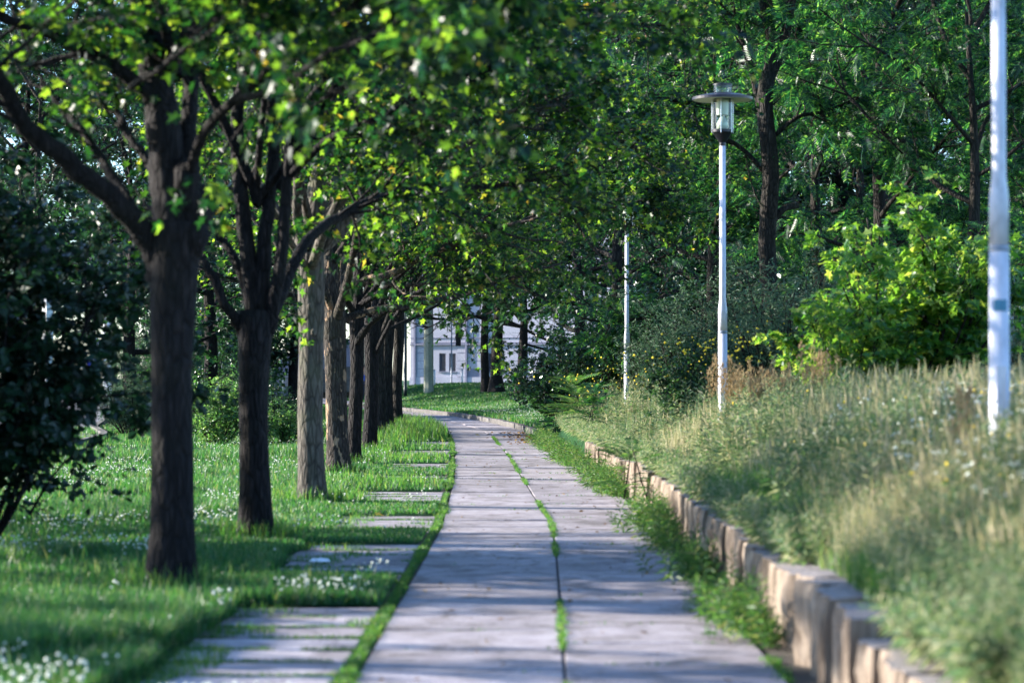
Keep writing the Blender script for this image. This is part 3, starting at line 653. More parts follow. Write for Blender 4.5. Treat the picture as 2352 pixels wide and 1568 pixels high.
row_tree('fifth maple of the row, slim blackish trunk with a low spreading limb', -2.63, 40.4, .118, 2.7, 820, [
    ([(820, 790, 0), (822, 640, .1), (828, 480, .2), (840, 300, .3)], .09, .05, 8, .4),
    ([(815, 800, 0), (850, 742, -.4), (900, 705, -.8), (950, 675, -1.2), (1010, 650, -1.4), (1070, 610, -1.6), (1180, 570, -1.8)], .055, .02, 14, .45),
    ([(822, 620, 0), (950, 520, .5), (1100, 440, .8), (1280, 420, 1), (1430, 430, 1), (1560, 440, 1)], .045, .014, 44, .2),
    ([(1150, 430, .9), (1300, 440, 1), (1400, 455, 1), (1480, 480, 1)], .02, .01, 26, .1),
    ([(840, 300, .3), (1000, 200, 0), (1250, 180, 0), (1450, 220, 0), (1640, 240, .3)], .045, .014, 44, .2),
], autos(6, (.45, 1.0), (3.2, 4.6), .05, 11, 11), M['bark'], seed=105, zmin=2.6)
row_tree('sixth maple of the row, narrow trunk with deep furrows', -2.72, 46.3, .135, 2.6, 855, [
    ([(857, 800, 0), (868, 640, .1), (880, 450, .2), (885, 300, .3)], .085, .05, 8, .4),
    ([(860, 820, 0), (890, 752, -.4), (920, 712, -.6), (955, 690, -.8)], .04, .03, 3, .6),
    ([(870, 640, 0), (1000, 520, 0), (1150, 420, 0), (1330, 380, 0)], .05, .014, 26, .25),
], autos(6, (.6, 1.1), (3.0, 4.4), .045, 12, 13), M['bark'], seed=106, zmin=3.0)
row_tree('seventh maple of the row, leaning reddish split trunk', -3.05, 56.2, .10, 2.6, 873, [], autos(7, (.25, 1.2), (3.0, 4.8), .05, 12, 15), M['bark_wood'], seed=107, leafk=11, zmin=3.2)
row_tree('eighth maple of the row, mottled brown trunk far down the verge', -3.12, 60.3, .15, 3.0, 890, [
    ([(893, 700, 0), (1000, 560, 0), (1130, 520, -1), (1260, 500, -1)], .05, .014, 24, .25),
], autos(8, (.45, 1.2), (3.2, 5.0), .05, 13, 17), M['bark_wood'], seed=108, leafk=11, zmin=3.7)
row_tree('farthest maple of the row, dark trunk where the path bends', -3.2, 67.3, .148, 3.2, 915, [], autos(9, (.45, 1.2), (3.2, 5.0), .05, 13, 19), M['bark_wood'], seed=109, leafk=11, zmin=3.8)
rng = np.random.default_rng(77)

# generic tree with clumped crown
def clump_tree(name, h, cr, ch, r0, T, lsize, lmat, bmat, n_limb=9, ns=10, twpm=5, leaves=7, seed=1, el=(.2, 1.2), lean=(0, 0), ztrunk=None, twr=.005, flat=.5, tl=(.3, .7), sl=(.8, 1.8), zmin=None):
    """returns (bark mesh, leaf mesh) centred at the origin"""
    global rng
    keep_rng = rng; rng = np.random.default_rng(seed)
    bark = MB(); leaf = MB(); zf = ztrunk if ztrunk else h * .35
    n = 14; zz = np.linspace(-.2, h * .85, n)
    pts = np.stack([lean[0] * zz + .06 * np.sin(zz * .9 + seed), lean[1] * zz + .06 * np.cos(zz * .7 + seed), zz], 1)
    rr = r0 * np.interp(zz, [-.2, 0, .3, zf, h * .85], [1.5, 1.35, 1.0, .85, .15]); tube(bark, smooth_path(pts, 2), rr, 14, .06)
    subs = []
    for q in range(n_limb):
        z = zf + (h * .8 - zf) * (q + rng.random()) / n_limb; b = np.array([np.interp(z, zz, pts[:, 0]), np.interp(z, zz, pts[:, 1]), z])
        az = q * 2.4 + rng.uniform(-.5, .5); e = np.interp(z, [zf, h * .8], el) + rng.uniform(-.15, .15); ln = cr * math.sqrt(max(.15, 1 - ((z - zf) / (h - zf)) ** 2)) * rng.uniform(.75, 1.15)
        p = smooth_path(grow(b, (math.cos(az) * math.cos(e), math.sin(az) * math.cos(e), math.sin(e)), ln, 5, .04, .25), 2)
        rb = r0 * .42 * rng.uniform(.6, 1); tube(bark, p, [rb, rb * .7, rb * .25], 6, .05); subs += subs_from(bark, p, rb, ns, sl, .25, up=.02)
    foliage(bark, leaf, subs, twpm, tl, leaves, lsize, T, flat, .3, .07, twr, zmin)
    rng = keep_rng
    return bark.mesh(name + '_trunk', bmat, True), leaf.mesh(name + '_crown', lmat)
def place_tree(name, meshes, x, y, rz, label, cat='tree', group=None, s=1.0, z=None, parts=('trunk', 'crown')):
    z = float(ground_z(x, y)) if z is None else z
    t = thing(name, label, cat, (x, y, z), rz, group)
    t.scale = (s, s, s)
    for nme, me in zip(parts, meshes):
        o = bpy.data.objects.new(nme, me); COL.objects.link(o); o.parent = t
    return t
WOODG = 'trees of the wood on the right'
wa = clump_tree('ailanthus_a', 11, 4.2, 7, .2, FROND, .36, M['wood'], M['bark_wood'], 12, 10, 4.5, 6, 31, el=(.0, 1.1), ztrunk=2.6, sl=(1, 2.2), flat=.45)
wb = clump_tree('ailanthus_b', 9, 3.8, 6, .16, FROND, .34, M['wood'], M['bark_wood'], 11, 10, 4.5, 6, 32, el=(-.1, 1.0), ztrunk=1.8, sl=(1, 2.0), flat=.5)
wc = clump_tree('locust', 12, 4.4, 7, .2, SIMPLE, .12, M['bgleaf'], M['bark_wood'], 12, 10, 5, 11, 33, el=(.0, 1.1), ztrunk=2.4, sl=(1, 2.2))
wd = clump_tree('lime', 11, 4.6, 7, .24, MAPLE, .2, M['bgleaf'], M['bark'], 13, 10, 4.5, 7, 34, el=(-.15, 1.1), ztrunk=2.2, sl=(1, 2.2))
def wx(px, d): return (px - 1176) / F * d
# the forked tree behind the lamp
def forked():
    global rng
    rng = np.random.default_rng(55); bark = MB(); leaf = MB(); d = 46.0; o = np.array([wx(1765, d), d, 0])
    subs = []
    for pl, ra, rb, ns in [([(1775, 780), (1762, 560), (1768, 400), (1755, 250), (1765, 170)], .17, .15, 3), ([(1765, 180), (1772, 90), (1760, 0), (1750, -200)], .12, .09, 10), ([(1765, 190), (1800, 100), (1815, 30), (1850, -150), (1880, -350)], .10, .07, 10),
                           ([(1755, 330), (1735, 200), (1700, 60), (1660, -100)], .06, .03, 10), ([(1760, 330), (1830, 270), (1900, 250), (2000, 210)], .05, .02, 14), ([(1765, 520), (1800, 480), (1835, 470)], .07, .06, 0), ([(1762, 400), (1690, 330), (1600, 300), (1500, 280)], .05, .02, 14),
                           ([(1760, -100), (1650, -250), (1500, -300)], .05, .02, 14), ([(1850, -150), (2000, -250), (2150, -280)], .05, .02, 14), ([(1755, -50), (1900, -100), (2050, -60)], .05, .02, 12)]:
        p = smooth_path(np.array([P(a, b, d) + np.array([0, rng.uniform(-.4, .4), 0]) * (k > 1) for k, (a, b) in enumerate(pl)]) - o, 4)
        tube(bark, p, [ra, (ra + rb) / 2, rb], 14, .06); 
        if ns: subs += subs_from(bark, p, ra, ns, (1, 2.2), .3, up=.02)
    foliage(bark, leaf, subs, 4.5, (.3, .7), 5, .36, FROND, .45, .3, .07, .005)
    t = thing('locust_tree', 'tall wood tree behind the middle lamp, trunk forking near the top', 'tree', (o[0], o[1], 0), group=WOODG)
    bark.build('trunk', M['bark_wood'], t, True); leaf.build('crown', M['wood'], t)
forked()
rng = np.random.default_rng(78)
WT = [('ailanthus_tree', wa, 2020, 52, .3, 1.0, 'feathery-leaved tree between the forked trunk and the near pole'),
      ('ailanthus_tree', wb, 2230, 44, 2.1, 1.0, 'bright feathery tree beside the nearest white pole at right'),
      ('ailanthus_tree', wb, 1640, 55, 4.0, 1.05, 'dark feathery tree just behind the middle lamp head'),
      ('ailanthus_tree', wa, 2400, 58, 1.2, 1.0, 'tree at the far right edge with bare leaning stems'),
      ('ailanthus_tree', wa, 1880, 66, 5.0, 1.1, 'feathery tree deeper in the wood right of the forked trunk'),
      ('locust_tree', wc, 1420, 64, .5, 1.0, 'dark small-leaved tree behind the farthest white lamp post'),
      ('locust_tree', wc, 1700, 74, 2.5, 1.1, 'small-leaved tree deep in the wood behind the middle lamp'),
      ('locust_tree', wc, 2130, 76, 3.7, 1.1, 'small-leaved tree deep behind the bright maple bush'),
      ('locust_tree', wc, 2320, 84, 4.4, 1.25, 'tall small-leaved tree deepest at the right edge of the wood'),
      ('locust_tree', wc, 1980, 92, 1.4, 1.3, 'tall pale-topped tree at the very back of the right wood'),
      ('lime_tree', wd, 1540, 88, 1.0, 1.25, 'dense tree at the back of the wood left of the middle lamp'),
      ('lime_tree', wd, 1330, 82, 2.2, 1.0, 'dense dark tree standing right of the three lawn trunks')]
for nme, me, px, d, rz, s, lab in WT:
    place_tree(nme, me, wx(px, d), d, rz, lab, 'tree', WOODG, s)
# lawn trees in front of the building
LG = 'trees on the far lawn before the pale building'
def lawn_tree(px, py, d, r0, seed, label, h=9, zf=1.7, zm=2.0):
    z = P(px, py, d)[2]
    me = clump_tree('lawn_tree', h, 4.4, 6, r0, MAPLE, .22, M['dark_shrub'], M['bark'], 13, 10, 4.5, 7, seed, el=(-.25, 1.1), ztrunk=zf, sl=(1, 2.0), zmin=zm)
    return place_tree('lawn_tree', me, wx(px, d), d, 0, label, 'tree', LG, 1, z)
lawn_tree(1116, 888, 98, .17, 41, 'slim dark tree, left of the pair before the pale building', 10, 3.2, 3.4)
lawn_tree(1143, 888, 96, .24, 42, 'thick-stemmed tree, right of the pair before the pale building', 10, 2.6, 2.5)
lawn_tree(1200, 890, 92, .20, 43, 'low branching tree right of the pair on the far lawn', 8, 1.6, 1.0)
# far background masses of individual trees
BG = 'trees closing the view far behind'
be = clump_tree('big_tree', 15, 6.2, 10, .35, SIMPLE, .3, M['bgleaf'], M['bark'], 14, 12, 3.2, 10, 35, el=(-.2, 1.1), ztrunk=3, sl=(1.6, 3.2), tl=(.5, 1.2), twr=.008)
BT = [(1420, 118, 'broad tree far behind the farthest lamp post'), (1600, 125, 'broad tree closing the wood behind the middle lamp'), (1800, 122, 'broad tree far behind the forked trunk'),
      (2010, 120, 'broad tree far behind the bright maple bush'), (2230, 118, 'broad tree far behind the nearest white pole'), (2420, 112, 'broad tree beyond the right edge of the wood'),
      (1500, 98, 'dense broad tree right behind the dark trees by the farthest lamp'), (1720, 100, 'dense broad tree between middle lamp and forked trunk, far back'), (1930, 98, 'dense broad tree far back, right of the forked trunk'), (2130, 100, 'dense broad tree far back above the bright maple bush'), (2340, 98, 'dense broad tree far back by the right edge'),
      (1240, 215, 'tall tree rising behind the pale building'), (1010, 222, 'tall tree over the roof left of the concrete mast'),
      (820, 150, 'leafy tree seen between the fifth and sixth maple trunks'), (700, 135, 'leafy tree above the stairway'), (560, 128, 'leafy tree behind the second maple'),
      (420, 118, 'leafy tree behind the nearest maple trunk'), (250, 140, 'leafy tree beyond the road behind the round sign'), (60, 122, 'leafy tree beyond the road at the left edge'), (-120, 110, 'leafy tree beyond the road outside the left edge')]
for k, (px, d, lab) in enumerate(BT):
    place_tree('broad_tree', be, wx(px, d), d, k * 1.7, lab, 'tree', BG, rng.uniform(1.25, 1.5), .1)
# trees left of the picture that shade the near lawn
for (x_, y_, rz, s_, lab) in [(-13.5, 10, 0, .6, 'low tree left of the picture, abreast of the path start'), (-12.5, 15.5, 2, .58, 'low tree left of the picture, before the nearest maple'), (-14, 20, 4, .62, 'low tree left of the picture, abreast of the nearest maple'), (-12.8, 25.5, 5, .6, 'low tree left of the picture, abreast of the second maple')]:
    place_tree('lime_tree', wd, x_, y_, rz, lab, 'tree', 'trees left of the picture', s_)
# lawn-side trees left
LT = 'trees beyond the left lawn'
for (px, d, me, rz, s, lab, nme) in [(300, 62, wd, .6, .8, 'leaning dark-trunked tree between the sign and the nearest maple', 'lime_tree'),
                                (480, 66, wd, 2.9, .9, 'maple-leaved tree behind the gap between first and second maple', 'lime_tree'),
                                (675, 84, wd, 4.4, .75, 'small dark tree standing before the stairway', 'lime_tree'),
                                (90, 58, wc, 1.9, .85, 'small-leaved tree at the left edge behind the dark bush', 'locust_tree'),
                                (560, 98, wc, 3.3, .9, 'small-leaved tree behind the second maple trunk', 'locust_tree')]:
    place_tree(nme, me, wx(px, d), d, rz, lab, 'tree', LT, s)

# ------------------------------------------------------------------ shrubs
def shrub_mesh(w, h, T, lsize, lmat, n_stem=14, seed=1, leaves=9, ns=7, twpm=7, bmat='bark_wood', spread=.8, flat=.6, droop=.3, tl=(.12, .3), sl=.5, zmin=None):
    global rng
    kr = rng; rng = np.random.default_rng(seed); bark = MB(); leaf = MB(); subs = []
    for q in range(n_stem):
        a = rng.uniform(0, 2 * PI); sp = rng.uniform(0, 1) ** .6; d = np.array([math.cos(a) * sp * spread * w / h, math.sin(a) * sp * spread * w / h, 1.0])
        ln = h * rng.uniform(.7, 1.05) * (1 - .25 * sp); p = smooth_path(grow((math.cos(a) * .1 * w * sp, math.sin(a) * .1 * w * sp, -.05), d, ln, 6, .03, .18), 2)
        r_ = .008 + .006 * h; tube(bark, p, [r_, r_ * .35], 5, .03); subs.append(p)
        subs += subs_from(bark, p, r_, ns, (sl * h * .35, sl * h * .8), .15, up=.05)
    foliage(bark, leaf, subs, twpm, tl, leaves, lsize, T, flat, droop, .03, .0025, zmin)
    rng = kr
    return bark.mesh('stems', M[bmat], True), leaf.mesh('foliage', lmat)
SP = ('stems', 'foliage')
# dark lilac bush at left
me = shrub_mesh(2.9, 3.7, ROUND, .095, M['lilac'], 28, 61, 12, 12, 8, 'bark', .75, .6, .4, (.15, .35), .5, .3)
place_tree('lilac_bush', me, -4.82, 20.8, .4, 'big dark lilac bush at the left edge before the road', 'bush', None, 1, 0, SP)
mb = MB()
lb = thing('lilac_shoot', 'arching low side shoot leaning out of the dark lilac bush', 'branch', (0, 0, 0))
p = smooth_path([P(70, 1180, 20.2), P(110, 1110, 20), P(150, 1060, 19.9), P(190, 1035, 19.8), P(240, 1010, 19.7)], 4); tube(mb, p, [.014, .006], 6, .05); lf = MB(); rng = np.random.default_rng(5)
foliage(mb, lf, [p[8:], grow(p[10], (.5, 0, -.5), .5, 5), grow(p[13], (1, 0, -.3), .3, 4)], 9, (.1, .22), 5, .08, ROUND, .6, .4, .03, .002)
mb.build('stem', M['bark'], lb, True); lf.build('leaves', M['lilac'], lb)
# bright maple bush on the bank
me = shrub_mesh(2.1, 2.7, MAPLE, .10, M['shrub'], 26, 62, 11, 8, 6.5, 'bark_wood', .62, .6, .45, (.12, .3), .34)
place_tree('maple_bush', me, wx(2110, 30), 30, 0, 'bright yellow-green young maple bush on the bank by the near pole', 'bush', None, 1.15, None, SP)
me2 = shrub_mesh(2.0, 2.0, MAPLE, .10, M['shrub'], 16, 63, 10, 8, 7, 'bark_wood', .8, .55, .45, (.15, .35), .45)
place_tree('maple_bush', me2, wx(1960, 29), 29, 1, 'lower green maple bush at the left foot of the brightest bush', 'bush', None, .85, None, SP)
gs = shrub_mesh(1.6, 1.9, LANCE, .075, M['grey_shrub'], 26, 64, 10, 9, 8, 'bark_wood', .8, .8, .1, (.1, .25), .45)
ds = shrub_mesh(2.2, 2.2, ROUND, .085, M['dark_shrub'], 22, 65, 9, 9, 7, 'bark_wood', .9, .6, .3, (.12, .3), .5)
SG = 'shrubs on the bank beneath the wood'
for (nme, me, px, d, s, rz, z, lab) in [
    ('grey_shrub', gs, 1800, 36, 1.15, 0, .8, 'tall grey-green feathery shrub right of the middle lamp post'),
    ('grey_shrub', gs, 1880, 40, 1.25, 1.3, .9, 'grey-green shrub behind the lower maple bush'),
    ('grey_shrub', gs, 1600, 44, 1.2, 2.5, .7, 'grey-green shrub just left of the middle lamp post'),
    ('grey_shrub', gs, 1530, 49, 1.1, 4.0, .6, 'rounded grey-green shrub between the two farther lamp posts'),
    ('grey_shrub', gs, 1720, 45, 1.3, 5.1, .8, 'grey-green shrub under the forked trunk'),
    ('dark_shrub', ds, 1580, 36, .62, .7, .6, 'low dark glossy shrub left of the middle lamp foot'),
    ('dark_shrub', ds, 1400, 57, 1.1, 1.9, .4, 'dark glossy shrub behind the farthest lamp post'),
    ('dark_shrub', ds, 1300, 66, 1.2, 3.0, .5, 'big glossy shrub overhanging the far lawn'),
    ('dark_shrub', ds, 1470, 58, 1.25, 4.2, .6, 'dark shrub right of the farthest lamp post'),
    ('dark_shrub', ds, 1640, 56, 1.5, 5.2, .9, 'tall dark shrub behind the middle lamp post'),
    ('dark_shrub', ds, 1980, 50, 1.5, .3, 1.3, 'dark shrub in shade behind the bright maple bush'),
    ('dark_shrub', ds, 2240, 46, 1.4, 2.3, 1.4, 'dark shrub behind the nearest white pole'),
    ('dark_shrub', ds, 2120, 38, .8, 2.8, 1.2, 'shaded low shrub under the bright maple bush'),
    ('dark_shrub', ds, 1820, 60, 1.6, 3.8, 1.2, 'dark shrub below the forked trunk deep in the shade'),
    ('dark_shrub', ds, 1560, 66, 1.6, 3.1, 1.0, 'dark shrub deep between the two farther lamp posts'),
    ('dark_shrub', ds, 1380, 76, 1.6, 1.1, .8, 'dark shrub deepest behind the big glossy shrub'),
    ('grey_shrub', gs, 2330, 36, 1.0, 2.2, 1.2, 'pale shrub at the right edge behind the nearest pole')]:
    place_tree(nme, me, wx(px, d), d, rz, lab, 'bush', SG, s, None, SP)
LS = 'shrubs along the back edge of the left lawn'
M['light'] = leaf_mat('pale_green_leaf', [(0, (.03, .09, .03)), (.7, (.06, .15, .045)), (1, (.12, .2, .07))], [(0, (.08, .24, .04)), (.7, (.18, .4, .07)), (1, (.35, .5, .12))], .42, .4)
ls = shrub_mesh(1.8, 1.5, ROUND, .07, M['light'], 18, 66, 8, 8, 7, 'bark_wood', .9, .6, .3, (.1, .25), .5)
for (nme, me, px, d, s, rz, lab) in [('light_shrub', ls, 490, 50.5, .95, 0, 'light green weedy shrub between first and second maple trunks'),
    ('grey_shrub', gs, 300, 58, .95, 1, 'blue-green shrub left of the nearest maple trunk'), ('light_shrub', ls, 655, 50, .62, 2, 'low speckled shrub left of the grey third trunk'),
    ('dark_shrub', ds, 640, 58, .6, 2.6, 'dark leafy shrub between second and third maple trunks'), ('light_shrub', ls, 450, 56, 1.0, 3, 'sunlit shrub hugging the nearest maple trunk'),
    ('grey_shrub', gs, 560, 60, .9, 4, 'blue-green shrub behind the second maple trunk'), ('dark_shrub', ds, 400, 66, 1.0, 5, 'dark shrub hidden behind the nearest maple trunk'),
    ('dark_shrub', ds, 500, 72, 1.2, 1.5, 'tall dark shrub in the gap between first and second maple'),
    ('dark_shrub', ds, 440, 80, 1.9, .8, 'broad dark shrub far behind the nearest maple trunk'), ('dark_shrub', ds, 530, 84, 2.0, 2.4, 'broad dark shrub far behind the second maple trunk'), ('grey_shrub', gs, 355, 76, 1.9, 3.4, 'tall blue-green shrub left of the nearest maple, far back')]:
    place_tree(nme, me, wx(px, d), d, rz, lab, 'bush', LS, s, None, SP)
# young ailanthus sprouts
def sprout(px, d, h, n, seed, lab, z=None, sz=.5, fr=16):
    global rng
    rng = np.random.default_rng(seed); bark = MB(); leaf = MB()
    for q in range(n):
        a = rng.uniform(0, 6.28); p = smooth_path(grow((rng.normal(0, .12) * (n > 1), rng.normal(0, .15) * (n > 1), 0), (math.cos(a) * .25, math.sin(a) * .25, 1), h * rng.uniform(.6, 1), 5, .02, .15), 2)
        tube(bark, p, [.013, .006], 6); k = fr; t = rng.uniform(.25, 1, k) * (len(p) - 1); i = np.minimum(t.astype(int), len(p) - 2); f = (t - i)[:, None]
        pos = p[i] * (1 - f) + p[i + 1] * f; az = np.arange(k) * 2.4 + rng.uniform(-.3, .3, k); el = .15 + .7 * (t / len(p))
        fd = np.stack([np.cos(az) * np.cos(el), np.sin(az) * np.cos(el), np.sin(el)], 1)
        leaf.scatter(FROND_BIG[0], FROND_BIG[1], pos, basis(fd, np.array([0, 0, 1.]) + rng.normal(0, .15, (k, 3))), sz * rng.uniform(.7, 1.1, k))
    x = wx(px, d); t_ = thing('ailanthus_sapling', lab, 'sapling', (x, d, float(ground_z(x, d)) if z is None else z), group='ailanthus saplings along the wall')
    bark.build('stems', M['bark_wood'], t_, True); leaf.build('fronds', M['foot' if seed % 2 else 'wood'], t_)
sprout(1310, 50, 1.5, 4, 71, 'tallest ailanthus sapling with long fronds at the far end of the wall', .1, .6)
sprout(1270, 55, .9, 3, 72, 'leafy ailanthus sapling overhanging the kerb end', .1, .5)
sprout(1345, 46, 1.1, 3, 74, 'ailanthus sapling next to the tallest one, greyer fronds', .3, .5)
sprout(1468, 27.5, .62, 2, 73, 'small ailanthus sapling leaning over the stone wall', .12, .42, 11)
sprout(1400, 34, .45, 2, 75, 'tiny ailanthus sapling rooted at the wall foot', .05, .35, 8)
rng = np.random.default_rng(79)

# ------------------------------------------------------------------ bank vegetation (uncountable weeds and grasses)
def bank_pts(n, y0=8.0, y1=58, pw=.7, smin=.0, smax=99):
    u = rng.random(n); y = (y0 ** -pw + u * (y1 ** -pw - y0 ** -pw)) ** (-1 / pw)
    a = XW(y) + .24 + smin; b = np.minimum(.235 * y + .8, XW(y) + smax); x = a + rng.random(n) * np.maximum(b - a, 0); return x, y
mb = MB(); x, y = bank_pts(150000)
s = x - XW(y); tall = np.clip(.14 + .22 * s, .14, .5) * (.75 + .55 * noise2(x, y, 1.6, 61))
blades(mb, x, y, ground_z(x, y) - .02, np.maximum(.06, tall * rng.uniform(.5, 1.2, len(x))), .005 + .00028 * y, .3)
o = mb.build('bank_grass', M['weed']); tag(o, 'dull green wild grass covering the bank behind the stone wall', 'wild grass', kind='stuff')
mb = MB(); x, y = bank_pts(60000, smin=.3); k = noise2(x, y, .9, 62) > .2; x, y = x[k], y[k]; s = x - XW(y)
blades(mb, x, y, ground_z(x, y), np.clip(.2 + .28 * s, .2, .62) * rng.uniform(.6, 1.25, len(x)), .004 + .0002 * y, .25)
for (px, d, sx_, sy_, n_, hh) in [(2060, 14.5, .3, .7, 1700, .36), (2220, 12.6, .25, .6, 1300, .34), (2160, 19, .35, 1.0, 900, .36), (1560, 31, .25, 2, 700, .34)]:
    x = wx(px, d) + rng.normal(0, sx_, n_); y = d + rng.normal(0, sy_, n_); k = x > XW(y) + .3; x, y = x[k], y[k]; blades(mb, x, y, ground_z(x, y), hh * rng.uniform(.6, 1.25, len(x)), .007, .3)
# seed heads
x, y = bank_pts(5200, smin=.3); s = x - XW(y); H = np.clip(.25 + .26 * s, .25, .68) * rng.uniform(.7, 1.25, len(x)); z = ground_z(x, y)
T = np.array([(0, 0, 0), (.004, 0, .0), (.0, .0, .75), (.009, 0, .84), (0, .009, .87), (-.009, 0, .9), (0, -.009, .82), (0, 0, 1.0)]); TF = [(0, 1, 2), (2, 3, 7), (2, 4, 7), (2, 5, 7), (2, 6, 7)]
ang = rng.uniform(0, 6.28, len(x)); lean = rng.normal(0, .18, (len(x), 2)); zc = unit(np.stack([lean[:, 0], lean[:, 1], np.ones(len(x))], 1))
xc = unit(np.stack([np.cos(ang), np.sin(ang), 0 * ang], 1)); xc = unit(xc - (xc * zc).sum(1)[:, None] * zc); R = np.stack([xc, np.cross(zc, xc), zc], 1)
mb.scatter(T, TF, np.stack([x, y, z], 1), R, np.stack([np.full(len(x), 1.0), np.full(len(x), 1.0), H], 1))
o = mb.build('dry_bank_grass', M['dry']); tag(o, 'straw-coloured dry grasses with seed heads on the bank', 'dry grass', kind='stuff')
# leafy weed stalks
def weed_template(seed, nleaf=26, ls=.16):
    r = np.random.default_rng(seed); m = MB(); T, TF = TWIG
    m.scatter(T[:, [0, 2, 1]] * np.array([.008, .008, 1]), [f[::-1] for f in TF], np.zeros((1, 3)), np.eye(3)[None], 1.0)
    t = np.linspace(.12, 1, nleaf); a = np.arange(nleaf) * 2.4; e = .2 + .6 * t
    fd = np.stack([np.cos(a) * np.cos(e), np.sin(a) * np.cos(e), np.sin(e)], 1); rad = .10 * (1 - .6 * t) * r.random(nleaf)
    pos = np.stack([np.cos(a) * rad, np.sin(a) * rad, t], 1)
    m.scatter(LANCE[0], LANCE[1], pos, basis(fd, np.repeat([[0, 0, 1.]], nleaf, 0) + r.normal(0, .3, (nleaf, 3))), ls * (1.2 - .7 * t))
    V = np.concatenate(m.V); Fs = [tuple(int(v) for v in f) for A in m.F for f in A]; return V, Fs
mb = MB()
for sd in range(3):
    W = weed_template(200 + sd); x, y = bank_pts(4200, smin=.0); k = noise2(x, y, .7, 63 + sd) > -.3; x, y = x[k], y[k]; s = x - XW(y); n = len(x)
    a = rng.uniform(0, 6.28, n); z_ = unit(np.stack([rng.normal(0, .15, n), rng.normal(0, .15, n), np.ones(n)], 1)); xx = np.stack([np.cos(a), np.sin(a), 0 * a], 1); xx = unit(xx - (xx * z_).sum(1)[:, None] * z_)
    mb.scatter(W[0], W[1], np.stack([x, y, ground_z(x, y) - .02], 1), np.stack([xx, np.cross(z_, xx), z_], 1), np.clip(.22 + .22 * s, .2, .56) * rng.uniform(.5, 1.3, n) * (1 + .35 * noise2(x, y, 1.4, 90 + sd)))
for sd in range(3):
    W = weed_template(400 + sd, 40, .15 if sd else .26); x, y = bank_pts(1500, 13, 56, pw=.2, smin=.3); k = (noise2(x, y, 1.1, 83 + sd) > .1) & (x < wx(2000, y)); x, y = x[k], y[k]; n = len(x)
    a = rng.uniform(0, 6.28, n); z_ = unit(np.stack([rng.normal(0, .2, n), rng.normal(0, .2, n), np.ones(n)], 1)); xx = np.stack([np.cos(a), np.sin(a), 0 * a], 1); xx = unit(xx - (xx * z_).sum(1)[:, None] * z_)
    mb.scatter(W[0], W[1], np.stack([x, y, ground_z(x, y) - .02], 1), np.stack([xx, np.cross(z_, xx), z_], 1), rng.uniform(.4, .75, n))
W = weed_template(410, 30, .3); y = rng.uniform(9, 50, 2200); k = (noise2(y, 0 * y, 1.5, 88) > -.1) | (y > 24); y = y[k]; n = len(y); x = XW(y) + rng.uniform(.16, .4, n)
a = rng.uniform(0, 6.28, n); z_ = unit(np.stack([rng.normal(-.7, .4, n), rng.normal(0, .3, n), np.ones(n)], 1)); xx = np.stack([np.cos(a), np.sin(a), 0 * a], 1); xx = unit(xx - (xx * z_).sum(1)[:, None] * z_)
mb.scatter(W[0], W[1], np.stack([x, y, np.full(n, .38)], 1), np.stack([xx, np.cross(z_, xx), z_], 1), rng.uniform(.15, .38, n))
o = mb.build('weed_stalks', M['weed']); tag(o, 'grey-green leafy weeds standing among the bank grass', 'weeds', kind='stuff')
# lush patches by the wall and weeds at the wall foot
mb = MB()
for (px, d, sx, sy, n, hh) in [(1720, 19.5, .32, 1.5, 9500, .30), (1770, 17.2, .22, .8, 3600, .24), (2075, 12.6, .16, .6, 4200, .22), (2200, 10.4, .2, .6, 2200, .2), (1950, 23, .5, 1.5, 2500, .25), (1650, 22, .2, .8, 1400, .2)]:
    x = wx(px, d) + rng.normal(0, sx, n); y = d + rng.normal(0, sy, n); k = x > XW(y) + .2; x, y = x[k], y[k]
    blades(mb, x, y, ground_z(x, y), hh * rng.uniform(.5, 1.25, len(x)), .007, .5)
y = rng.uniform(9, 56, 26000); k = noise2(y, 0 * y, 1.3, 71) + .5 * noise2(y, 0 * y, 5, 72) > .2; y = y[k]; x = XW(y) - .02 - np.abs(rng.normal(0, .15, len(y)))
blades(mb, x, y, np.full(len(x), -.02), rng.uniform(.05, .2, len(x)) * (.7 + .6 * np.clip(noise2(y, 0 * y, 1.1, 73), -.4, 1)), .007 + .0001 * y, .5)
o = mb.build('lush_wall_grass', M['lush']); tag(o, 'fresh green tufts along the foot and top of the stone wall', 'grass tufts', kind='stuff')
mb = MB()
for sd in range(2):
    W = weed_template(300 + sd, 30, .3); y = rng.uniform(10, 54, 620); k = noise2(y, 0 * y, 1.3, 71) > -.15; y = y[k]; n = len(y); x = XW(y) - .06 - np.abs(rng.normal(0, .15, n))
    a = rng.uniform(0, 6.28, n); z_ = unit(np.stack([rng.normal(-.2, .3, n), rng.normal(0, .3, n), np.ones(n)], 1)); xx = np.stack([np.cos(a), np.sin(a), 0 * a], 1); xx = unit(xx - (xx * z_).sum(1)[:, None] * z_)
    mb.scatter(W[0], W[1], np.stack([x, y, np.full(n, -.02)], 1), np.stack([xx, np.cross(z_, xx), z_], 1), rng.uniform(.12, .42, n))
o = mb.build('wall_foot_weeds', M['foot']); tag(o, 'leafy weeds sprouting from the gap between wall and path', 'weeds', kind='stuff')
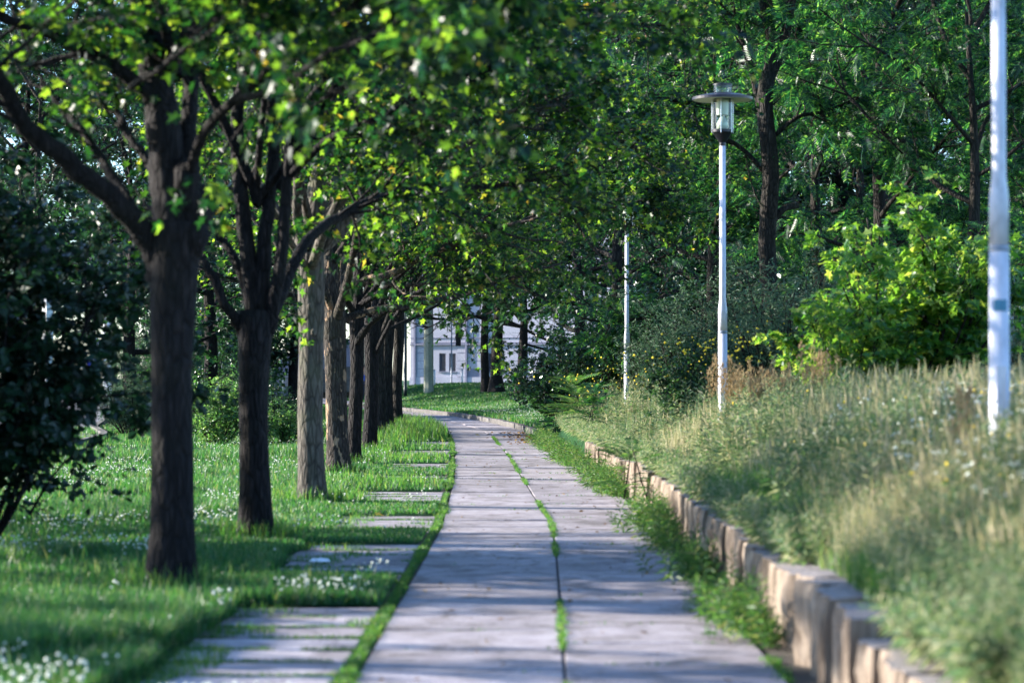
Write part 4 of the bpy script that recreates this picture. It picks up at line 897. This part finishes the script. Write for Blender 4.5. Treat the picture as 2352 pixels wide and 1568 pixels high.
# flowers
mb = MB(); P_ = []
for (px, py, d, sx, sz, n) in [(1610, 800, 35, .35, .12, 60), (1740, 800, 34, .35, .16, 60), (1560, 850, 36, .3, .12, 40), (1400, 870, 46, .6, .2, 60), (1800, 760, 36, .5, .12, 40)]:
    c = P(px, py, d); P_.append(np.stack([c[0] + rng.normal(0, sx, n), c[1] + rng.normal(0, .3, n), c[2] + rng.normal(0, sz, n)], 1))
x, y = bank_pts(260, smin=.6); P_.append(np.stack([x, y, ground_z(x, y) + np.clip(.2 + .2 * (x - XW(y)), .2, .6)], 1))
pp = np.concatenate(P_); dots(mb, pp, rng.uniform(.010, .026, len(pp)))
o = mb.build('yellow_flowers', M['yellow']); tag(o, 'tiny yellow flower heads dotted over the bank', 'wildflowers', kind='stuff')
mb = MB(); x, y = bank_pts(900, 9, 22, smin=.6); dots(mb, np.stack([x, y, ground_z(x, y) + np.clip(.2 + .2 * (x - XW(y)), .2, .55)], 1), rng.uniform(.010, .022, len(x)))
x, y = bank_pts(70, 10, 24, smin=.6); c_ = np.stack([x, y, ground_z(x, y) + np.clip(.3 + .2 * (x - XW(y)), .3, .6)], 1)
c_ = (c_[:, None] + rng.normal(0, 1, (70, 14, 3)) * np.array([.022, .022, .004])).reshape(-1, 3); dots(mb, c_, np.full(len(c_), .008))
o = mb.build('white_flowers', M['white_flower']); tag(o, 'small white flower heads near the nearest pole', 'wildflowers', kind='stuff')
# plumed reed grass tufts
def reed(px, d, n, h, lab, seed):
    global rng
    rng = np.random.default_rng(seed); x0 = wx(px, d); t = thing('reed_grass', lab, 'reed grass', (x0, d, float(ground_z(x0, d))), group='plumed reed grasses by the middle lamp')
    b = MB(); pl = MB(); x = rng.normal(0, .1, n * 8); y = rng.normal(0, .1, n * 8); blades(b, x, y, 0 * x, rng.uniform(.3, .6, n * 8) * h, .008, .4)
    for q in range(n):
        p = grow((rng.normal(0, .06), rng.normal(0, .06), 0), (rng.normal(.12, .15), rng.normal(0, .12), 1), h * rng.uniform(.8, 1.1), 6, 0, .08); tube(b, p, [.004, .002], 3)
        k = 70; tt = rng.uniform(3.6, 6, k); i = np.minimum(tt.astype(int), 5); f = (tt - i)[:, None]; pos = p[i] * (1 - f) + p[i + 1] * f; w = .035 * np.sin((tt - 3.6) / 2.4 * PI)[:, None] + .004
        pos = pos + rng.normal(0, 1, (k, 3)) * w * np.array([1, 1, .3]); pl.scatter(LANCE[0], LANCE[1], pos, basis(np.array([[.1, 0, 1.]]) + rng.normal(0, .35, (k, 3)), rng.normal(0, 1, (k, 3))), .05)
    b.build('leaves', M['dry'], t); pl.build('plumes', M['reed'], t)
reed(1660, 30, 16, 1.0, 'tawny plumed reed grass right at the middle lamp foot', 1); reed(1720, 28, 10, .85, 'reed grass plumes leaning right beside the lamp foot clump', 2)
reed(1865, 26, 9, .95, 'tall straw plumes midway between middle lamp and near pole', 3); reed(2165, 15, 3, .85, 'single blurred plume just left of the nearest pole', 4); reed(1790, 27, 7, .8, 'small reed clump between the taller straw plumes and the lamp foot', 5)
rng = np.random.default_rng(80)
# litter
mb = MB(); n = 260; y = rng.uniform(52, 62, n); x = XR(y) - .05 - np.abs(rng.normal(0, .35, n)); mb.scatter(ROUND[0], ROUND[1], np.stack([x, y, np.full(n, .015)], 1), basis(np.concatenate([rng.normal(0, 1, (n, 2)), np.zeros((n, 1))], 1), np.array([0, 0, 1.]) + rng.normal(0, .3, (n, 3))), rng.uniform(.05, .1, n))
n = 300; y = rng.uniform(10, 50, n); x = XL(y) + (XR(y) - XL(y)) * rng.random(n); k = rng.random(n) < .7; x, y = x[k], y[k]; n = len(x)
mb.scatter(ROUND[0], ROUND[1], np.stack([x, y, np.full(n, .012)], 1), basis(np.concatenate([rng.normal(0, 1, (n, 2)), np.zeros((n, 1))], 1), np.array([0, 0, 1.]) + rng.normal(0, .25, (n, 3))), rng.uniform(.025, .055, n))
o = mb.build('leaf_litter', M['brown_leaf']); tag(o, 'brown fallen leaves lying along the path', 'leaf litter', kind='stuff')
for (px, py, lab, s) in [(1093, 1001, 'bright yellow fallen leaf on the shaded path bend', .13), (862, 1186, 'orange-yellow fallen leaf on the third run of sunk slabs', .11)]:
    d = EYE * F / (py - 850); mb = MB(); mb.scatter(MAPLE[0], MAPLE[1], np.array([[0, 0, .02]]), basis(np.array([[1., .3, 0]]), np.array([[0, -.3, 1.]])), s)
    o = mb.build('fallen_leaf', M['yellow_leaf']); o.location = (wx(px, d), d, .01); tag(o, lab, 'leaf')
d = EYE * F / (1296 - 850); mb = MB(); a = np.linspace(0, 2 * PI, 12, endpoint=False); V = [(.09 * math.cos(k) * (1 + .15 * math.sin(3 * k)), .06 * math.sin(k), .0) for k in a] + [(.07 * math.cos(k), .045 * math.sin(k), .02 + .008 * math.sin(5 * k)) for k in a] + [(0, 0, .027)]
mb.addl(V, [(k, (k + 1) % 12, 12 + (k + 1) % 12, 12 + k) for k in range(12)] + [(12 + k, 12 + (k + 1) % 12, 24) for k in range(12)])
o = mb.build('paper_scrap', M['bud'], smooth=True); o.location = (wx(735, d), d, .03); tag(o, 'crumpled white scrap lying on the sunk slabs left of the path', 'litter')

# ------------------------------------------------------------------ street lamps
M['sticker'] = plain_mat('blue_sticker', (.05, .2, .32), .5, var=.3)
def lamp(px, d, base, taper, top, label, extra=False):
    t = thing('street_lamp', label, 'street lamp', (wx(px, d), d, base), group='white lamp posts on the bank')
    zt = taper - base; zj = zt - .34; H = top - base   # top = underside of black cone collar
    mb = MB(); lathe(mb, [(.075, -.3), (.075, .02), (.062, .05), (.0595, zj - .02)], n=24); 
    mb.build('base_section', M['pole'], t, True)
    mb = MB(); lathe(mb, [(.0615, zj - .02), (.0625, zj - .012), (.0625, zj + .008), (.0605, zj + .014)], n=24); mb.build('joint_ring', M['grey_metal'], t, True)
    mb = MB(); lathe(mb, [(.059, zj + .012), (.0585, zt - .06), (.056, zt - .02), (.047, zt + .05), (.0425, zt + .10), (.041, H)], n=24); mb.build('shaft', M['pole'], t, True)
    hd = MB(); lathe(hd, [(.043, H), (.043, H + .045), (.05, H + .05), (.125, H + .17), (.142, H + .172), (.145, H + .18), (.145, H + .215), (.12, H + .218)], n=28)
    o = hd.build('lamp_base', M['black'], t)
    g = MB(); lathe(g, [(.122, H + .218), (.122, H + .615)], n=28, capb=False, capt=False); lathe(g, [(.122, H + .70), (.122, H + .80)], n=28, capb=False, capt=False); g.build('glass_cylinder', M['glass'], t, True)
    ds = MB(); lathe(ds, [(.12, H + .622), (.25, H + .618), (.388, H + .608), (.402, H + .606), (.404, H + .64), (.30, H + .67), (.16, H + .695), (.12, H + .70)], n=44, capb=False, capt=True)
    dm = ds.mesh('shade', [M['disc_under'], M['disc_top']]); dm.polygons.foreach_set('material_index', [0] * 88 + [1] * (len(dm.polygons) - 88)); o = bpy.data.objects.new('shade', dm); COL.objects.link(o); o.parent = t
    cp = MB(); lathe(cp, [(.10, H + .80), (.13, H + .802), (.13, H + .818), (.06, H + .83)], n=28); cp.build('cap', M['black'], t)
    for k in range(6):
        a = k * PI / 3 + .3; r = MB(); lathe(r, [(.0065, H + .17), (.0065, H + .62)], .15 * math.cos(a), .15 * math.sin(a), 8); r.build('rod', M['steel'], t)
    rf = MB(); lathe(rf, [(.078, H + .41), (.085, H + .58), (.085, H + .62)], n=20, capb=False, capt=False); rf.build('reflector', M['reflector'], t, True)
    bl = MB(); lathe(bl, [(.075, H + .22), (.075, H + .30), (.070, H + .31), (.028, H + .385), (.012, H + .395)], n=20); bl.build('bulb', M['reflector'], t, True)
    dd = MB(); box(dd, -.03, .03, -.069, -.05, .45, .78, .004); dd.build('access_door', M['pole'], t)
    if extra:
        sk = MB(); a = np.linspace(-2.3, -.9, 10); V = np.concatenate([np.stack([.0612 * np.cos(a), .0612 * np.sin(a), np.full(10, z_)], 1) for z_ in (zj - .38, zj - .31)]); i_ = np.arange(9); sk.add(V, np.stack([i_, i_ + 1, i_ + 11, i_ + 10], 1)); sk.build('sticker', M['sticker'], t)
    return t
lamp(2295, 14.5, .85, EYE + (850 - 439) / F * 14.5, 4.6, 'nearest white lamp post, blurred, its head above the picture', True)
lamp(1660, 32, .7, EYE + (850 - 703) / F * 32, P(0, 335, 32)[2] - .0, 'middle white lamp post with flat round disc shade and glass lantern')
lamp(1440, 49.5, .5, EYE + (850 - 769) / F * 49.5, P(0, 525, 49.5)[2] - .1, 'farthest white lamp post, its lantern hidden among leaves')
# band of tape on the near pole
# ------------------------------------------------------------------ far building
B = thing('office_building', 'pale lavender plastered building with barred windows behind the far lawn', 'building', (0, 180, 0), math.radians(-21))
def bx(px): return (px - 1176) / F * 180
def bz(py): return EYE + (850 - py) / F * 180
X0, X1, Z0, Z1 = bx(922), bx(1420), -.3, 12.0
ops = []
for c in (1003, 1028, 1125, 1150, 1250, 1275, 1372):
    ops.append((bx(c) - .27, bx(c) + .27, bz(853), bz(811))); ops.append((bx(c) - .27, bx(c) + .27, bz(700), bz(640)))
gxs = sorted(set([X0, X1] + [v for o_ in ops for v in o_[:2]])); gzs = sorted(set([Z0, Z1] + [v for o_ in ops for v in o_[2:]]))
mb = MB()
for a, b in zip(gxs[:-1], gxs[1:]):
    for c, d in zip(gzs[:-1], gzs[1:]):
        cx, cz = (a + b) / 2, (c + d) / 2
        if any(o_[0] < cx < o_[1] and o_[2] < cz < o_[3] for o_ in ops): continue
        mb.addl([(a, 0, c), (b, 0, c), (b, 0, d), (a, 0, d)], [(0, 1, 2, 3)])
for o_ in ops:
    a, b, c, d = o_; V = [(a, 0, c), (b, 0, c), (b, 0, d), (a, 0, d), (a, .28, c), (b, .28, c), (b, .28, d), (a, .28, d)]; mb.addl(V, [(0, 4, 5, 1), (1, 5, 6, 2), (2, 6, 7, 3), (3, 7, 4, 0)])
mb.addl([(X0, 0, Z0), (X0, 14, Z0), (X0, 14, Z1), (X0, 0, Z1), (X1, 0, Z0), (X1, 14, Z0), (X1, 14, Z1), (X1, 0, Z1)], [(0, 3, 2, 1), (4, 5, 6, 7), (3, 7, 6, 2), (1, 2, 6, 5)])
mb.build('wall', M['plaster'], B)
mb = MB()
for z_, hh, pr in ((bz(792), .10, .16), (bz(787), .05, .08), (bz(776), .06, .06)): box(mb, X0 - .02, X1, -pr, -.003, z_, z_ + hh, .01)
mb.build('cornice', M['plaster_trim'], B)
mb = MB(); box(mb, X0 - .05, X1, -.09, -.003, Z0, bz(866)); mb.build('plinth', M['plaster'], B)
for (a, b) in ((940, 969), (1040, 1061), (1066, 1100), (1168, 1210)):     # raised panels
    for (c, d) in ((864.5, 847.5), (846, 829.5), (828, 811), (809, 798)):
        if a == 1066 and c > 860: continue
        m_ = (a + b) / 2 + (4 if c in (846, 809) else 0) ; mb = MB(); box(mb, bx(a), bx(b), -.03, -.007, bz(c), bz(d)); mb.build('rusticated_block', M['plaster'], B)
for (a, b) in ((939, 972), (1039, 1066.5), (1067, 1105), (1167, 1215)): mb = MB(); box(mb, bx(a), bx(b), -.006, -.002, bz(865.5), bz(797)); mb.build('groove_shade_panel', M['plaster_trim'], B)  # darker sheet behind the blocks, paints shade into the shallow grooves
mb = MB()
for a in (934, 1063.5, 1112): box(mb, bx(a) - .07, bx(a) + .07, -.15, -.003, Z0, 11, .01)
mb.build('pilasters', M['plaster_trim'], B)
for o_ in ops:
    a, b, c, d = o_; w = MB(); box(w, a, b, .22, .27, c, c + .06); box(w, a, b, .22, .27, d - .06, d); box(w, a, a + .05, .22, .27, c + .06, d - .06); box(w, b - .05, b, .22, .27, c + .06, d - .06)
    w_ = w.build('window', M['plaster_trim'], B)
    g = MB(); g.addl([(a, .26, c), (b, .26, c), (b, .26, d), (a, .26, d)], [(0, 1, 2, 3)]); g.build('pane', M['dark_window'], w_)
    gr = MB()
    for q in range(5): xx = a + (b - a) * (q + .5) / 5; box(gr, xx - .012, xx + .012, .06, .085, c + .002, d - .002)
    for q in range(6): zz = c + (d - c) * (q + .5) / 6; box(gr, a + .002, b - .002, .088, .11, zz - .012, zz + .012)
    gr.build('window_bars', M['iron'], w_)
    s_ = MB(); box(s_, a - .06, b + .06, -.08, .215, c - .07, c - .003, .01); s_.build('sill', M['plaster_trim'], w_)
def mast(px0, px1, py, d, h, mat, label, cat, nm='concrete_mast', oct_=8, taper=.8):
    r = (px1 - px0) / F * d / 2; c = P((px0 + px1) / 2, py, d); t = thing(nm, label, cat, (c[0], d, c[2])); mb = MB(); lathe(mb, [(r * 1.04, -.3), (r * 1.04, .05), (r, .06), (r * taper, h)], n=oct_); mb.build('shaft', mat, t, oct_ > 10)
    mb = MB(); lathe(mb, [(r * taper * 1.05, h), (r * taper * 1.05, h + .08), (.01, h + .2)], n=oct_); mb.build('cap', M['grey_metal'], t); return t
mast(973, 996, 895, 112, 9, M['pillar'], 'thick tapering concrete mast on the far lawn before the barred windows', 'mast')
mast(834, 845, 905, 118, 8, M['pillar'], 'yellowish concrete mast glimpsed between fifth and sixth trunks', 'mast')
mast(236, 258, 929, 100, 6, M['white_paint'], 'pale mast rising beside the round blue sign', 'mast')
mast(95, 123, 1032, 48, 2.9, M['white_paint'], 'pale square-edged mast behind the dark lilac bush', 'mast', 'concrete_mast', 4, .9)
mast(927, 935, 894, 106, 7, M['dark_green'], 'slim blackish pole beside the farthest maple trunk', 'pole', 'dark_pole', 12)
tl = mast(1035.2, 1038.8, 888, 128, 4.4, M['grey_metal'], 'thin grey signal pole with traffic light before the pale building', 'traffic light', 'traffic_light', 12, .95)
mb = MB(); box(mb, .22, .50, -.1, .12, 2.15, 3.0, .02); hs = mb.build('signal_head', M['black'], tl)
for k in range(3):
    m_ = MB(); lathe(m_, [(.085, 0), (.085, .16)], n=14, capb=False, capt=False); v_ = m_.build('visor', M['black'], hs); v_.rotation_euler = (PI / 2, 0, 0); v_.location = (.36, -.10, 2.3 + k * .27)
mb = MB(); box(mb, .04, .22, -.02, .02, 2.3, 2.34); box(mb, .04, .22, -.02, .02, 2.8, 2.84); mb.build('bracket', M['grey_metal'], tl)
for (px, py, tp, w, d, lab) in [(987.5 + 10, 892, 851, 2.6, 120, 'short pale post just right of the thick concrete mast'), (1061, 889, 849, 2.2, 122, 'short pale post right of the traffic light pole')]:
    c = P(px, py, d); t = thing('marker_post', lab, 'post', (c[0], d, c[2])); mb = MB(); lathe(mb, [(w / F * d, -.2), (w / F * d, (py - tp) / F * d)], n=12); mb.build('post', M['white_paint'], t, True)
    mb = MB(); hh = (py - tp) / F * d; lathe(mb, [(w / F * d * 1.15, hh), (w / F * d * 1.15, hh + .03), (.005, hh + .06)], n=12); mb.build('cap', M['grey_metal'], t)
# blue round sign
c = P(215, 832, 100); t = thing('traffic_sign', 'round blue traffic sign with a white upright bar by the road', 'traffic sign', (c[0], 100, .2))
mb = MB(); lathe(mb, [(.03, -.3), (.03, 3.2)], n=10); mb.build('post', M['grey_metal'], t, True)
def disc(r, n=32, th=.02):
    m_ = MB(); a = np.linspace(0, 2 * PI, n, endpoint=False); V = [(r * math.cos(k), -th, r * math.sin(k)) for k in a] + [(r * math.cos(k), 0, r * math.sin(k)) for k in a]; m_.addl(V, [tuple(range(n)), tuple(range(2 * n - 1, n - 1, -1))] + [(k, n + k, n + (k + 1) % n, (k + 1) % n) for k in range(n)]); return m_
o = disc(.30).build('sign_rim', M['white_paint'], t); o.location = (0, -.035, c[2] - .2)
f_ = disc(.27, 32, .006).build('sign_face', M['blue_sign'], o); f_.location = (0, -.021, 0)
mb = MB(); box(mb, -.035, .035, -.006, 0, -.17, .17); b_ = mb.build('sign_bar', M['white_paint'], o); b_.location = (0, -.028, 0)
mb = MB(); box(mb, -.24, .24, -.05, -.03, c[2] - .2 - .62, c[2] - .2 - .40, .004); mb.build('sign_plate', M['white_paint'], t)
mb = MB(); V = [(-.34, 0, 0), (0, 0, -.34), (.34, 0, 0), (0, 0, .34)]; mb.addl(V + [(x_, .02, z_) for x_, _, z_ in V], [(0, 1, 2, 3), (7, 6, 5, 4)] + [(k, 4 + k, 4 + (k + 1) % 4, (k + 1) % 4) for k in range(4)]); o = mb.build('diamond_plate', M['white_paint'], t); o.location = (0, -.055, c[2] - .2 + .85)
mb = MB(); mb.addl([(x_ * .72, 0, z_ * .72) for x_, _, z_ in V], [(0, 1, 2, 3)]); f_ = mb.build('diamond_face', M['grey_metal'], o); f_.location = (0, -.004, 0)
# road left
def road_sheet(name, pts, z, mat, lab, cat='road'):
    mb = MB(); mb.addl([(a, b, z(a, b)) for a, b in pts], [tuple(range(len(pts)))]); o = mb.build(name, mat); tag(o, lab, cat, kind='structure'); return o
ya = np.linspace(49, 118, 40); xr = np.interp(ya, [49, 55, 62, 75, 95, 118], [-8.9, -9.3, -10.8, -12.5, -13.5, -16]); mb = MB()
V = np.concatenate([np.stack([xr, ya, ground_z(xr, ya) + .035], 1), np.stack([xr - 22, ya, ground_z(xr - 22, ya) + .035], 1)]); i = np.arange(39); mb.add(V, np.stack([i, i + 1, i + 41, i + 40], 1)); o = mb.build('road', M['asphalt']); tag(o, 'sunlit pale road beyond the left lawn', 'road', kind='structure')
mb = MB(); V = np.concatenate([np.stack([xr + dx, ya, ground_z(xr, ya) + dz], 1) for dx, dz in ((0, 0), (0, .15), (.15, .155), (.15, 0))]); mb.add(V, *[np.stack([i + k * 40, i + 1 + k * 40, i + 41 + k * 40, i + 40 + k * 40], 1) for k in range(3)]); o = mb.build('road_kerb', M['kerbstone']); tag(o, 'pale kerb along the road edge beyond the left lawn', 'kerb', kind='structure')
mb = MB(); 
for k, x0 in ((0, -3.2),): 
    V = np.concatenate([np.stack([xr + x0, ya, ground_z(xr, ya) + .045], 1), np.stack([xr + x0 - .14, ya, ground_z(xr, ya) + .045], 1)]); mb.add(V, np.stack([i, i + 1, i + 41, i + 40], 1))
o = mb.build('road_marking', M['white_paint']); tag(o, 'white lane line painted on the road', 'road marking', kind='structure')
# stone edging at the end of left lawn
mb = MB(); xx = -9.0
while xx < -3.2: box(mb, xx, xx + .98, 47.3, 47.42, -.05, .075, .01); xx += 1.0
o = mb.build('lawn_edging', M['kerbstone']); tag(o, 'thin stone edging across the back of the left lawn', 'edging', kind='structure')
# plaza, stairway with glass railing
mb = MB(); V = [(-16, 92), (-5.2, 92), (-9, 112), (-16, 122)]; mb.addl([(a, b, .33) for a, b in V], [(0, 1, 2, 3)]); o = mb.build('forecourt', M['asphalt']); tag(o, 'pale paved forecourt in front of the stairway', 'forecourt', kind='structure')
ST = thing('stairway', 'concrete outdoor stairway with grey side wall and glass railing', 'stairs', (0, 116, 0))
def sx(px): return (px - 1176) / F * 116
def sz(py): return EYE + (850 - py) / F * 116
n = 10; mb = MB(); x0, x1, z0, z1 = sx(648), sx(760), sz(900), sz(842)
for k in range(n): a = x0 + (x1 - x0) * k / n; box(mb, a, x1 + 1.5, 0, 3, z0 + (z1 - z0) * k / n + .002, z0 + (z1 - z0) * (k + 1) / n)
mb.build('steps', M['kerbstone'], ST)
mb = MB(); V = [(sx(560), 3.1, z0 - .3), (x1 + 1.5, 3.1, z0 - .3), (x1 + 1.5, 3.1, sz(770)), (sx(700), 3.1, sz(790)), (sx(610), 3.1, sz(835)), (sx(560), 3.1, sz(850))]
mb.addl(V + [(a, 3.5, c) for a, b, c in V], [tuple(range(6)), tuple(range(11, 5, -1))] + [(k, 6 + k, 6 + (k + 1) % 6, (k + 1) % 6) for k in range(6)]); mb.build('side_wall', M['plaster_trim'], ST)
mb = MB(); V = [(sx(650), -.05, sz(893)), (sx(760), -.05, sz(840)), (sx(760), -.05, sz(812)), (sx(650), -.05, sz(865))]; mb.addl(V, [(0, 1, 2, 3)]); mb.build('railing_glass', M['glass'], ST)
mb = MB(); tube(mb, np.array([V[3], V[2]]) + np.array([0, 0, .03]), .025, 8)
for k in np.linspace(0, 1, 5): p_ = np.array(V[0]) * (1 - k) + np.array(V[1]) * k; q_ = np.array(V[3]) * (1 - k) + np.array(V[2]) * k; tube(mb, np.array([p_ - [0, 0, .1], q_ + [0, 0, .03]]), .02, 6)
mb.build('handrail', M['steel'], ST)
# pedestrian
def person():
    c = np.array([wx(838.5, 112), 112, .0]); t = thing('person', 'pedestrian in a blue shirt walking between the far tree trunks', 'person', tuple(c)); zb = .14; t.location.z = zb
    J = {'pel': (0, 0, .92), 'wst': (0, 0, 1.08), 'chs': (0, -.02, 1.28), 'nek': (0, -.01, 1.44), 'hd0': (0, -.03, 1.53), 'hd1': (0, -.03, 1.64),
         'hl': (-.09, 0, .88), 'kl': (-.1, -.14, .49), 'al': (-.1, -.06, .09), 'fl': (-.1, -.22, .04), 'hr': (.09, 0, .88), 'kr': (.1, .04, .48), 'ar': (.1, .26, .13), 'fr': (.1, .14, .03),
         'sl': (-.17, -.01, 1.38), 'el': (-.23, .06, 1.12), 'wl': (-.22, -.04, .88), 'dl': (-.22, -.08, .79), 'sr': (.17, -.01, 1.38), 'er': (.23, -.02, 1.11), 'wr': (.22, -.16, .92), 'dr': (.22, -.2, .84)}
    R_ = {'pel': .14, 'wst': .13, 'chs': .15, 'nek': .055, 'hd0': .08, 'hd1': .075, 'hl': .085, 'kl': .058, 'al': .04, 'fl': .035, 'hr': .085, 'kr': .058, 'ar': .04, 'fr': .035, 'sl': .055, 'el': .04, 'wl': .028, 'dl': .03, 'sr': .055, 'er': .04, 'wr': .028, 'dr': .03}
    E = [('pel', 'wst'), ('wst', 'chs'), ('chs', 'nek'), ('nek', 'hd0'), ('hd0', 'hd1'), ('pel', 'hl'), ('hl', 'kl'), ('kl', 'al'), ('al', 'fl'), ('pel', 'hr'), ('hr', 'kr'), ('kr', 'ar'), ('ar', 'fr'), ('chs', 'sl'), ('sl', 'el'), ('el', 'wl'), ('wl', 'dl'), ('chs', 'sr'), ('sr', 'er'), ('er', 'wr'), ('wr', 'dr')]
    def skin(name, keys, grow_, mat):
        ks = [k for k in J if k in keys]; ix = {k: n_ for n_, k in enumerate(ks)}; me = bpy.data.meshes.new(name); me.from_pydata([J[k] for k in ks], [(ix[a], ix[b]) for a, b in E if a in ix and b in ix], []); me.materials.append(mat)
        o = bpy.data.objects.new(name, me); COL.objects.link(o); o.parent = t; m = o.modifiers.new('skin', 'SKIN'); me.skin_vertices.new() if not me.skin_vertices else None
        for n_, k in enumerate(ks): sv = me.skin_vertices[0].data[n_]; sv.radius = (R_[k] * grow_, R_[k] * grow_ * (.8 if k in ('pel', 'wst', 'chs') else 1)); sv.use_root = (n_ == 0)
        s = o.modifiers.new('sub', 'SUBSURF'); s.levels = 2; s.render_levels = 2; return o
    skin('body', list(J), 1.0, M['skin']); skin('shirt', ['pel', 'wst', 'chs', 'sl', 'sr', 'el', 'er'], 1.14, M['shirt']); skin('trousers', ['pel', 'hl', 'kl', 'al', 'hr', 'kr', 'ar'], 1.17, M['jeans'])
    mb = MB(); lathe(mb, [(.078, 1.60), (.086, 1.65), (.078, 1.70), (.05, 1.735), (.01, 1.745)], 0, -.02, 16); mb.build('hair', M['hair'], t, True)
person()
# wire mesh fence at right edge
fn = thing('mesh_fence', 'thin grey wire mesh fence panel at the right edge behind the pole', 'fence', (wx(2345, 40), 40, 1.3)); mb = MB()
for k in range(41): tube(mb, np.array([(-.1 + k * .05, 0, .0), (-.1 + k * .05, 0, 1.15)]), .003, 3, cap=False)
for k in range(12): tube(mb, np.array([(-.1, .004, .02 + k * .1), (1.9, .004, .02 + k * .1)]), .003, 3, cap=False)
mb.build('wire_mesh', M['grey_metal'], fn)
for k in (0, 2): mb = MB(); lathe(mb, [(.025, -.3), (.025, 1.2)], -.13 + k, .03, 8); mb.build('fence_post', M['grey_metal'], fn)

# ------------------------------------------------------------------ light, sky, camera
SUN_AZ_X, SUN_AZ_Y, EL = -1.0, .22, math.radians(19)
w = bpy.data.worlds.new('World'); scene.world = w; w.use_nodes = True; nt = w.node_tree
bg = nt.nodes['Background']; sky = nt.nodes.new('ShaderNodeTexSky'); sky.sky_type = 'NISHITA'; sky.sun_disc = False; sky.sun_elevation = EL
dirv = Vector((SUN_AZ_X, SUN_AZ_Y, 0)).normalized(); sky.sun_rotation = math.atan2(dirv.x, dirv.y); sky.air_density = 1.0; sky.dust_density = .5; sky.ozone_density = 5.0
nt.links.new(sky.outputs[0], bg.inputs[0]); bg.inputs[1].default_value = .15
sl = bpy.data.lights.new('sun', 'SUN'); sl.energy = 5.0; sl.angle = math.radians(.53); sl.color = (1, .93, .82); so = bpy.data.objects.new('sun', sl); COL.objects.link(so)
sd = Vector((dirv.x * math.cos(EL), dirv.y * math.cos(EL), math.sin(EL))); so.rotation_euler = sd.to_track_quat('Z', 'Y').to_euler(); so.location = (-20, 10, 20)
cam = bpy.data.cameras.new('camera'); cam.lens = 85; cam.sensor_width = 36; cam.clip_end = 2000; co = bpy.data.objects.new('camera', cam); COL.objects.link(co)
co.location = (0, 0, EYE); co.rotation_euler = (PI / 2 + math.atan(66 / F), 0, 0); scene.camera = co
cam.dof.use_dof = True; cam.dof.focus_distance = 55; cam.dof.aperture_fstop = 2.2
vs = scene.view_settings; vs.view_transform = 'Standard'; vs.look = 'None'; vs.exposure = 1.8; vs.gamma = 1; vs.use_curve_mapping = False
cy = scene.cycles; cy.max_bounces = 6; cy.diffuse_bounces = 3; cy.glossy_bounces = 2; cy.transmission_bounces = 4; cy.transparent_max_bounces = 8
cy.use_denoising = True; cy.sample_clamp_indirect = 4; cy.caustics_reflective = False; cy.caustics_refractive = False
for o in list(bpy.data.objects):
    if '_w' in o: del o['_w']
